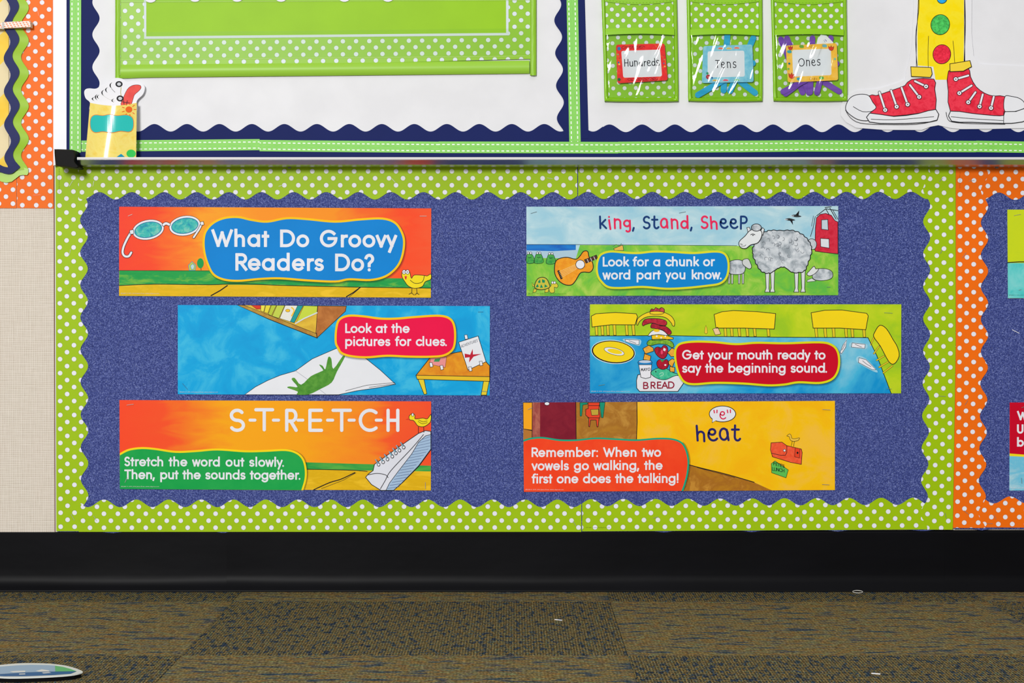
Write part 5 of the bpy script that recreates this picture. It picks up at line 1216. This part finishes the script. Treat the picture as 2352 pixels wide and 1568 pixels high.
stick((1690, 330), (1905, 856), 52, MPs, sp_, 'purple craft stick leaning from the upper left edge of the Ones pocket', gpu)
stick((1745, 322), (1962, 858), 52, MPs, sp_+.001, 'purple craft stick just right of the one at the upper left edge', gpu)
stick((1985, 318), (1962, 856), 50, MPs, sp_+.002, 'upright purple craft stick showing above the middle of the Ones card', gpu)
stick((2155, 318), (2018, 858), 52, MPs, sp_+.003, 'purple craft stick behind the white slip, foot right of the lower middle', gpu)
stick((1698, 838), (2225, 560), 52, MPs, sp_+.0041, 'purple craft stick with its foot in the lower left corner of the Ones pocket', gpu)
stick((1722, 858), (2200, 500), 52, MPs, sp_+.0031, 'purple craft stick under the lower left one, slightly steeper', gpu)
stick((2248, 838), (1760, 540), 52, MPs, sp_+.0051-.0051, 'purple craft stick with its foot in the lower right corner of the Ones pocket', gpu)
def ncard(q, inn, col, word, wx0, wx1, wyb, cap, dy, deco, label, inkc=M_ink):
    mb = MB(); p = Q+.0108
    mb.slab(rrect(c13(q), 5.5), col, p-.0006, p); o = mb.build('name_card', label=label, cat='card')
    pr = Print(c13, p); pr.p += .0000; pr.mb.poly(rrect(c13(inn), 5), flat((230, 232, 242)), p+.00004); pr.p = p+.00005; pr.build('blank_field', o)
    pr = Print(c13, p+.00006); deco(pr); pr.build('border_decoration', o)
    pr = Print(c13, p+.00006); pr.word(word, wx0, wx1, wyb, cap, 7, flat((20, 20, 34)), dy, jitter=.05, hs=.82, hand=True); pr.build('lettering', o)
def deco1(pr):
    sq = flat((110, 14, 24))
    for x0, y0, k in ((275, 428, 1), (330, 716, -1)):
        for i in range(6 if k == 1 else 8): pr.line([(x0+i*32+18*math.cos(t)+t*3, y0-i*.9+11*math.sin(t)*k) for t in [j*.7 for j in range(10)]], 3, sq, sm=2)
    for x, y, r, c in ((243, 438, 16, (40, 130, 200)), (233, 490, 7, (130, 190, 130)), (245, 523, 7, (210, 60, 70)), (238, 562, 8, (40, 120, 180)), (245, 578, 8, (240, 226, 120)), (645, 500, 6, (200, 60, 80)), (652, 536, 6, (170, 170, 90)), (645, 570, 6, (90, 110, 190)), (655, 598, 7, (250, 210, 100)), (243, 715, 14, (30, 100, 60))): pr.fill(ell(x, y, r, r, 0, 12), flat(c))
def deco2(pr):
    for x, y, r, c in ((1046, 692, 21, (176, 30, 50)), (1038, 660, 11, (50, 150, 110)), (1080, 700, 9, (50, 110, 170)), (1046, 692, 9, (220, 110, 120))): pr.fill(ell(x, y, r, r, 0, 14), flat(c))
    for x, y, c in ((1155, 434, (240, 120, 90)), (1230, 434, (220, 190, 90)), (1300, 430, (240, 120, 100)), (1105, 722, (220, 180, 90)), (1200, 720, (236, 90, 110)), (1300, 718, (120, 200, 140))): pr.fill([(x-24, y+6), (x-8, y-8), (x+22, y-4), (x+26, y+8), (x, y+10)], flat(c), 3, edge=2, ink=M_w)
def deco3(pr):
    for x, y, c in ((1885, 418, (110, 170, 60)), (2064, 700, (90, 170, 70)), (1775, 465, (60, 170, 190)), (2092, 412, (110, 180, 200)), (1862, 710, (70, 170, 200))): pr.fill([(x-18, y-10), (x+16, y-12), (x+20, y+12), (x-14, y+12)], flat(c), 2)
    for x, y, s_ in ((1797, 680, 28), (2152, 432, 24), (1785, 430, 20)): pr.fill([(x-s_, y-s_*.8), (x-s_*.4, y-s_*.2), (x, y-s_), (x+s_*.3, y-s_*.2), (x+s_, y-s_*.6), (x+s_*.8, y+s_*.6), (x, y+s_), (x-s_*.8, y+s_*.5)], flat((222, 64, 40)), 2, edge=2)
    for x, y in ((1930, 418), (1960, 710)):
        pr.line([(x, y-8), (x+12, y-8), (x, y+8), (x+14, y+8)], 2.5, flat((150, 90, 20))).line([(x+22, y), (x+30, y)], 2.5, flat((150, 90, 20))).line([(x+36, y-8), (x+48, y-8), (x+36, y+8), (x+50, y+8)], 2.5, flat((150, 90, 20))).line([(x+60, y-8), (x+60, y+8)], 2.5, flat((150, 90, 20)))
    for x, y, c in ((1775, 572, (40, 120, 150)), (1770, 520, (240, 220, 60)), (1768, 620, (120, 190, 90)), (2185, 530, (130, 200, 180)), (2190, 600, (250, 200, 110))): pr.fill(ell(x, y, 10, 10, 0, 12), flat(c), 0)
ncard([(215, 402), (652, 391), (681, 722), (228, 750)], [(262, 458), (612, 446), (630, 688), (280, 700)], paint((250, 48, 44), (236, 36, 50), (248, 84, 40), scale=2, name='red_card'), 'Hundreds', 290, 610, 602, 70, -8, deco1, 'red bordered card handwritten Hundreds inside the first small pocket')
ncard([(1000, 415), (1443, 400), (1455, 738), (988, 748)], [(1040, 462), (1370, 455), (1375, 690), (1040, 697)], paint((110, 190, 222), (150, 210, 232), scale=2, name='blue_card'), 'Tens', 1108, 1300, 612, 74, 2, deco2, 'pale blue bordered card handwritten Tens')
ncard([(1743, 410), (2203, 388), (2216, 722), (1762, 742)], [(1800, 450), (2150, 438), (2155, 676), (1810, 690)], paint((250, 190, 50), (252, 206, 100), scale=2, name='yellow_card'), 'Ones', 1858, 2058, 598, 74, -6, deco3, 'golden bordered card handwritten Ones')
mb = MB(); mb.slab(c13([(2060, 312), (2110, 320), (2170, 380), (2172, 392), (2020, 398), (2030, 350)]), M_w, Q+.0090, Q+.0096); o = mb.build('glare_slip', label='small white slip with a blue mark above the Ones card, glare put into its white', cat='paper')  # white shape stands in for glare on a white card
pr = Print(c13, Q+.0096); pr.line([(2098, 356), (2112, 372)], 4, flat((40, 50, 150))).line([(2086, 362), (2098, 380)], 3, flat((90, 100, 180))); pr.build('blue_mark', o)

# ---------------------------------------------------------------- sneaker cutout at the right
c19 = Crop(1900, 0, 3.92)
card = [(778, -220), (776, 120), (765, 400), (735, 560), (712, 640), (705, 710), (640, 745), (460, 800), (260, 815), (160, 870), (118, 960), (122, 1040), (170, 1100), (260, 1150), (500, 1168), (850, 1170), (930, 1140), (1000, 1127), (1100, 1150), (1200, 1162), (1500, 1160), (1772, 1152), (2100, 1140), (2150, 1000), (2050, 830), (1900, 760), (1900, 600), (1500, 585), (1360, 575), (1318, 500), (1300, 300), (1302, -220)]
mb = MB(); mb.slab(c19(card), M_white_card, Q+.0014, Q+.0026)
cut = mb.build('wall_cutout', label='white-edged paper cutout of red lace-up sneakers under a yellow strip', cat='cutout')
cp_ = Q+.0026
pr = Print(c19, cp_, .00004); MYl = paint((254, 226, 6), (252, 230, 40), (250, 224, 0), scale=.8)
pr.fill([(820, -220), (1230, -220), (1232, 300), (1228, 560), (1105, 600), (1090, 718), (975, 718), (955, 600), (815, 590), (812, 300)], MYl)
for off in (-4, 3): pr.line([(820+off, -220), (822-off, 60), (800+off, 330), (806-off, 595)], 5, sm=5); pr.line([(1235+off, -220), (1240-off, 200), (1236+off, 560)], 6, sm=5)
pr.line([(913, 325), (908, 480), (912, 655)], 4, sm=4).line([(1133, 368), (1142, 470), (1150, 590)], 4, sm=4).build('yellow_strip', cut)
for (x, y, r, c) in ((1034, -18, 46, (30, 140, 200)), (1018, 222, 84, (60, 164, 74)), (1032, 488, 80, (214, 34, 56))):
    pr = Print(c19, cp_+.0005, .00004); pr.fill(ell(x, y, r, r*1.08, .2, 32), paint(c, tuple(min(255, v*1.25+12) for v in c), scale=5), edge=5); pr.build('round_spot', cut, label='plain coloured spot')
MRs = paint((232, 40, 66), (244, 62, 84), (224, 34, 60), scale=1.6); MWs = flat((234, 235, 240))
def sneaker(pts_up, toe, sole, stripes, laces, cuff, name):
    pr = Print(c19, cp_+.0008, .00004)
    pr.fill(pts_up, MRs, 2, edge=6).fill(toe, MWs, 4, edge=6).fill(sole, MWs, 2, edge=7)
    for q in stripes: pr.line(q, 5, sm=3)
    for a, b in laces:
        pr.line([a, b], 26).line([a, b], 17, M_w).fill(ell(b[0], b[1], 24, 22), M_ink).fill(ell(b[0], b[1], 18, 17), M_w).fill(ell(b[0], b[1], 6, 5), M_ink)
    pr.fill(cuff, flat((246, 214, 60)), 0, edge=6)
    pr.build(name, cut)
sneaker([(380, 862), (440, 860), (520, 835), (620, 800), (700, 770), (760, 715), (960, 712), (968, 800), (975, 985), (820, 1020), (600, 1045), (440, 1035), (385, 1010)],
        [(168, 990), (180, 920), (225, 868), (300, 848), (372, 860), (410, 920), (440, 970), (385, 1018), (382, 1080), (300, 1082), (230, 1050)],
        [(382, 1018), (600, 1048), (820, 1022), (978, 985), (990, 1080), (820, 1105), (600, 1112), (380, 1098)],
        ([(165, 990), (210, 1060), (300, 1108), (500, 1120), (800, 1118), (985, 1085)], [(395, 1072), (600, 1078), (960, 1050)], [(235, 960), (320, 1005), (410, 1000)]),
        [((470, 830), (522, 990)), ((575, 815), (625, 960)), ((670, 790), (724, 940)), ((745, 765), (828, 872)), ((790, 730), (890, 778))],
        [(752, 600), (935, 608), (945, 665), (930, 696), (758, 688)], 'sneaker')
sneaker([(1092, 640), (1260, 600), (1290, 690), (1340, 780), (1420, 840), (1500, 865), (1600, 870), (1600, 1000), (1580, 1050), (1300, 1030), (1110, 1000), (1090, 820)],
        [(1598, 1000), (1600, 870), (1660, 868), (1730, 885), (1775, 925), (1772, 975), (1700, 1000)],
        [(1110, 1000), (1300, 1020), (1500, 1040), (1590, 1038), (1600, 1005), (1700, 1003), (1780, 975), (1830, 1000), (1800, 1080), (1700, 1105), (1590, 1110), (1300, 1100), (1120, 1090)],
        ([(1070, 1010), (1085, 1070), (1130, 1098), (1300, 1112), (1600, 1118)], [(1115, 1050), (1300, 1068), (1585, 1085)], [(1590, 1000), (1588, 1112)]),
        [((1270, 680), (1158, 712)), ((1300, 770), (1190, 838)), ((1335, 830), (1270, 920)), ((1400, 850), (1372, 958)), ((1500, 870), (1475, 972))],
        [(1104, 575), (1285, 545), (1300, 600), (1225, 640), (1106, 645)], 'sneaker')

# ---------------------------------------------------------------- yellow pocket card on the tray with shoe card behind
ZT = .046
def curved_sheet(mb, px_fn, mat, nx, ny, p_fn, uv=True):
    rows = []; uvr = []
    for i in range(ny+1):
        r = []; u = []
        for j in range(nx+1):
            x, y = px_fn(j/nx, i/ny); r.append(pos(x, y, p_fn(j/nx, i/ny))); u.append((x/32.06, y/32.06))
        rows.append(r); uvr.append(u)
    mb.grid(rows[::-1], mat, uvr[::-1])
def yp(s_, t): 
    a = (105+(62-105)*t, 925+(1425-925)*t); b = (526+(520-526)*t, 925+(1425-925)*t); top = 26*math.sin(math.pi*s_)*(1-t)
    return c3([(a[0]+(b[0]-a[0])*s_, a[1]+(b[1]-a[1])*s_+top)])[0]
pf = lambda s_, t, o=0: ZT-.0075*(1-t)+.011*math.sin(math.pi*(1-(1-s_)**(1+.45*t)))+o
Mcard = paint((248, 222, 96), (252, 230, 122), (250, 214, 84), scale=.8, rough=.16, name='glossy_yellow_card')
for n_ in Mcard.node_tree.nodes:
    if n_.type == 'BSDF_PRINCIPLED': n_.inputs['Specular IOR Level'].default_value = .5; n_.inputs['Coat Weight'].default_value = 1.0; n_.inputs['Coat Roughness'].default_value = .06
pk = empty('card_pocket', pos(255, 362, ZT), label='glossy yellow card pocket with teal label standing on the tray', cat='card pocket')
mb = MB(); curved_sheet(mb, yp, Mcard, 16, 10, pf); curved_sheet(mb, yp, flat((246, 240, 230)), 16, 10, lambda s_, t: ZT-.0075*(1-t)-.002)
fp = mb.build('front_panel', pk, smooth=True)
def on_card(mb, pts, mat, o):
    """print on the curved card: pts in crop pixels"""
    cx_ = sum(a for a, _ in pts)/len(pts)
    def P_(x, y):
        t = (y-925)/500; a = 105+(62-105)*t; b = 526+(520-526)*t; s_ = (x-a)/(b-a)
        (fx, fy), = c3([(x, y)]); return pos(fx, fy, pf(min(1, max(0, s_)), t, o))
    xs = sorted(set([min(a for a, _ in pts), max(a for a, _ in pts)]))
    x0, x1 = xs[0], xs[-1]; n = max(1, int((x1-x0)/10))
    # slice the polygon into vertical bands so that it follows the curve
    def clip(poly, xa, keep_gt):
        out = []
        for i in range(len(poly)):
            p_, q_ = poly[i], poly[(i+1) % len(poly)]
            ip = (p_[0] >= xa) == keep_gt or p_[0] == xa; iq = (q_[0] >= xa) == keep_gt or q_[0] == xa
            if ip: out.append(p_)
            if ip != iq and q_[0] != p_[0]: t = (xa-p_[0])/(q_[0]-p_[0]); out.append((xa, p_[1]+(q_[1]-p_[1])*t))
        return out
    for i in range(n):
        a, b = x0+(x1-x0)*i/n, x0+(x1-x0)*(i+1)/n
        q = clip(clip(pts, a, True), b, False) if n > 1 else pts
        if len(q) < 3: continue
        if area2(q) > 0: q = q[::-1]
        mb.face([P_(x, y) for x, y in q], mat, [((180+x/3.92)/32.06, y/3.92/32.06) for x, y in q])
lab = smooth([(108, 1100), (120, 1055), (155, 1036), (220, 1042), (280, 1032), (350, 1042), (430, 1036), (480, 1055), (495, 1100), (488, 1160), (455, 1185), (380, 1178), (300, 1192), (220, 1182), (150, 1190), (115, 1160)], 4)
mb = MB(); on_card(mb, inset(lab, -5), flat((238, 130, 50)), .0004); on_card(mb, lab, flat((40, 198, 190), .2, .5), .0006); mb.build('name_label', fp, label='teal label with orange outline')
mb = MB(); so = flat((246, 108, 44)); on_card(mb, ell(455, 985, 30, 28), so, .0005)
for i in range(9):
    a = i*2*math.pi/9; x0_, y0_ = 455+42*math.cos(a), 985+42*math.sin(a); x1_, y1_ = 455+66*math.cos(a), 985+62*math.sin(a)
    if x1_ < 522: on_card(mb, [(x0_-3*math.sin(a), y0_+3*math.cos(a)), (x1_-3*math.sin(a), y1_+3*math.cos(a)), (x1_+3*math.sin(a), y1_-3*math.cos(a)), (x0_+3*math.sin(a), y0_-3*math.cos(a))], so, .0005)
mb.build('sun', fp)
mb = MB(); on_card(mb, ell(475, 1382, 42, 36), flat((60, 200, 90)), .0005); mb.build('green_bush', fp)
mb = MB(); on_card(mb, [(345, 1412), (385, 1384), (418, 1412)], flat((30, 150, 190)), .0005); mb.build('blue_roof', fp)
# shoe-shaped card behind the pocket front
px = smooth([(52, 832), (66, 803), (100, 795), (160, 797), (210, 765), (275, 735), (310, 708), (350, 701), (400, 710), (438, 735), (490, 730), (545, 738), (585, 762), (598, 795), (580, 850), (525, 910), (526, 1000), (450, 1050), (250, 1050), (108, 1000), (105, 925), (66, 885)], 4)
mb = MB(); mb.slab(c3(px), flat((240, 240, 246), .4), ZT-.021, ZT-.0185)
shoe = mb.build('shoe_card', label='white shoe-shaped card with red heel tucked in the yellow pocket', cat='card')
c3p = ZT-.0185
pr = Print(c3, c3p); pr.fill([(385, 948), (400, 890), (440, 805), (480, 772), (520, 763), (556, 768), (565, 790), (545, 818), (505, 855), (490, 900), (465, 950)], paint((238, 84, 74), (226, 70, 66), scale=2), 3, edge=3).line([(388, 915), (465, 928)], 5).line([(408, 900), (412, 945)], 5).line([(440, 905), (432, 950)], 5); pr.build('heel', shoe)
pr = Print(c3, c3p)
for x, y, s_ in ((298, 770, 30), (258, 810, 26), (224, 835, 28), (165, 875, 28), (182, 872, 20), (138, 890, 18), (315, 905, 18)):
    pr.fill([(x+8, y-s_), (x-6, y-s_*.4), (x-4, y+s_*.5), (x+8, y+s_), (x-14, y+s_*.4), (x-16, y-s_*.4)], M_ink, 2)
for x, y in ((366, 757), (376, 886)): pr.fill(ell(x, y, 32, 27), M_ink).fill(ell(x, y, 18, 15), flat((205, 208, 214)))
pr.line([(300, 800), (330, 830)], 3).line([(385, 785), (380, 830), (385, 860)], 5, flat((180, 170, 90))).line([(210, 850), (270, 890), (330, 910)], 2, flat((200, 200, 190)), sm=4); pr.build('laces', shoe)

# ---------------------------------------------------------------- on the floor
hs_ = .0065
pts = [(-58, 1542), (-30, 1531), (0, 1526.5), (40, 1523), (71, 1522.2), (110, 1523.3), (145, 1527), (170, 1533), (185, 1538.5), (190, 1542), (187, 1545), (165, 1549.5), (120, 1553), (60, 1555.5), (10, 1555.6), (-30, 1552), (-55, 1546)]
def fpoly(mb, pts, h, mat):
    q = [floorpt(x, y, h) for x, y in pts]
    if area2(pts) > 0: q = q[::-1]
    mb.face(q, mat)
sm_ = smooth(pts, 4)
base = [floorpt(x, y, hs_) for x, y in sm_]
mb = MB(); Mr = flat((222, 226, 222), .4); Mb_ = flat((10, 10, 12), .8)
top_ = base if area2(sm_) < 0 else base[::-1]
mb.face(top_, Mr); n = len(top_)
for i in range(n):
    a, b = top_[i], top_[(i+1) % n]
    mb.face([b, a, Vector((a.x, a.y, hs_-.0012)), Vector((b.x, b.y, hs_-.0012))], Mr)
cxf = sum(v.x for v in top_)/n; cyf = sum(v.y for v in top_)/n
ft = empty('floor_cutout', (cxf, cyf, 0), label='rounded white-edged cutout with a blue seaside print lying on the carpet', cat='cutout')
mb.build('printed_top', ft)
mb = MB(); sh = [Vector((cxf+(v.x-cxf)*.97, cyf+(v.y-cyf)*.97, 0)) for v in top_]
for i in range(n):
    a, b = sh[i], sh[(i+1) % n]; mb.face([Vector((b.x, b.y, hs_-.0012)), Vector((a.x, a.y, hs_-.0012)), a, b], Mb_)
mb.face([Vector((v.x, v.y, 0)) for v in sh][::-1], Mb_); mb.build('shadow_base', ft, label='foam underside coloured black for the shadow beneath the cutout')  # black base colour stands in for the shadow under the raised cutout
mb = MB()
fpoly(mb, [(-50, 1541), (-30, 1534), (0, 1530.5), (40, 1527.3), (71, 1526.2), (110, 1526.8), (126, 1528), (127, 1541.5), (60, 1543.5), (0, 1547.5), (-45, 1546)], hs_+.0002, paint((158, 182, 206), (140, 176, 204), scale=1))
fpoly(mb, [(126.5, 1528.2), (145, 1531), (160, 1535), (176, 1541), (127, 1541.6)], hs_+.0002, flat((96, 184, 116)))
fpoly(mb, [(-52, 1547), (0, 1547.8), (60, 1543.8), (127, 1541.8), (176, 1541.2), (162, 1546.8), (120, 1549.8), (60, 1552.2), (10, 1552.5), (-30, 1550.5)], hs_+.00021, flat((14, 92, 150)))
for q in ([(22, 1541), (40, 1540), (58, 1539.5), (58, 1543), (30, 1543.5)], [(82, 1540.5), (96, 1536.5), (112, 1539), (114, 1541.5), (90, 1542)], [(44, 1546.5), (58, 1546), (58, 1548), (44, 1548.5)], [(96, 1544), (112, 1543), (118, 1544.5), (100, 1546)]): fpoly(mb, q, hs_+.0003, flat((226, 226, 220)))
mb.build('seaside_print', ft)
# small ring at the foot of the base
rc = floorpt(1967, 1354.5, .003); mb = MB(); rows = []
ang_n = 28
for i in range(ang_n+1):
    a = i*2*math.pi/ang_n; r = []
    for j in range(9):
        b = j*2*math.pi/8; R_ = .0083+.0007*math.cos(b); r.append(Vector((rc.x+R_*math.cos(a), -.026+R_*math.sin(a), .0009+.0007*math.sin(b)+(.0022*(math.sin(a)+1)/2))))
    rows.append(r)
mb.grid(rows, flat((210, 208, 200), .3, .5)); mb.build('plastic_ring', smooth=True, label='tiny clear ring on the carpet edge below the green border', cat='ring')
def lint(a, b, label, w_=.0006):
    A_, B_ = floorpt(*a, .001), floorpt(*b, .001); d = (B_-A_); n_ = Vector((-d.y, d.x, 0)).normalized()*w_; mb = MB()
    lo = [Vector((v.x, v.y, 0)) for v in (A_-n_, B_-n_, B_+n_, A_+n_)]; hi = [v+Vector((0, 0, .0012)) for v in lo]
    mb.face(hi, M_w)
    for i in range(4): mb.face([lo[i], lo[(i+1) % 4], hi[(i+1) % 4], hi[i]], M_w)
    mb.build('staple', label=label, cat='staple')
lint((2002, 1545), (2022, 1546.5), 'bright loose staple on the carpet at lower right', .0009)
lint((1274, 1421.5), (1291, 1423.5), 'thin loose staple on the carpet below the centre of the board', .0004)
for o in bpy.data.objects:
    if o.type == 'MESH' and o.parent and o.get('category'): del o['category']
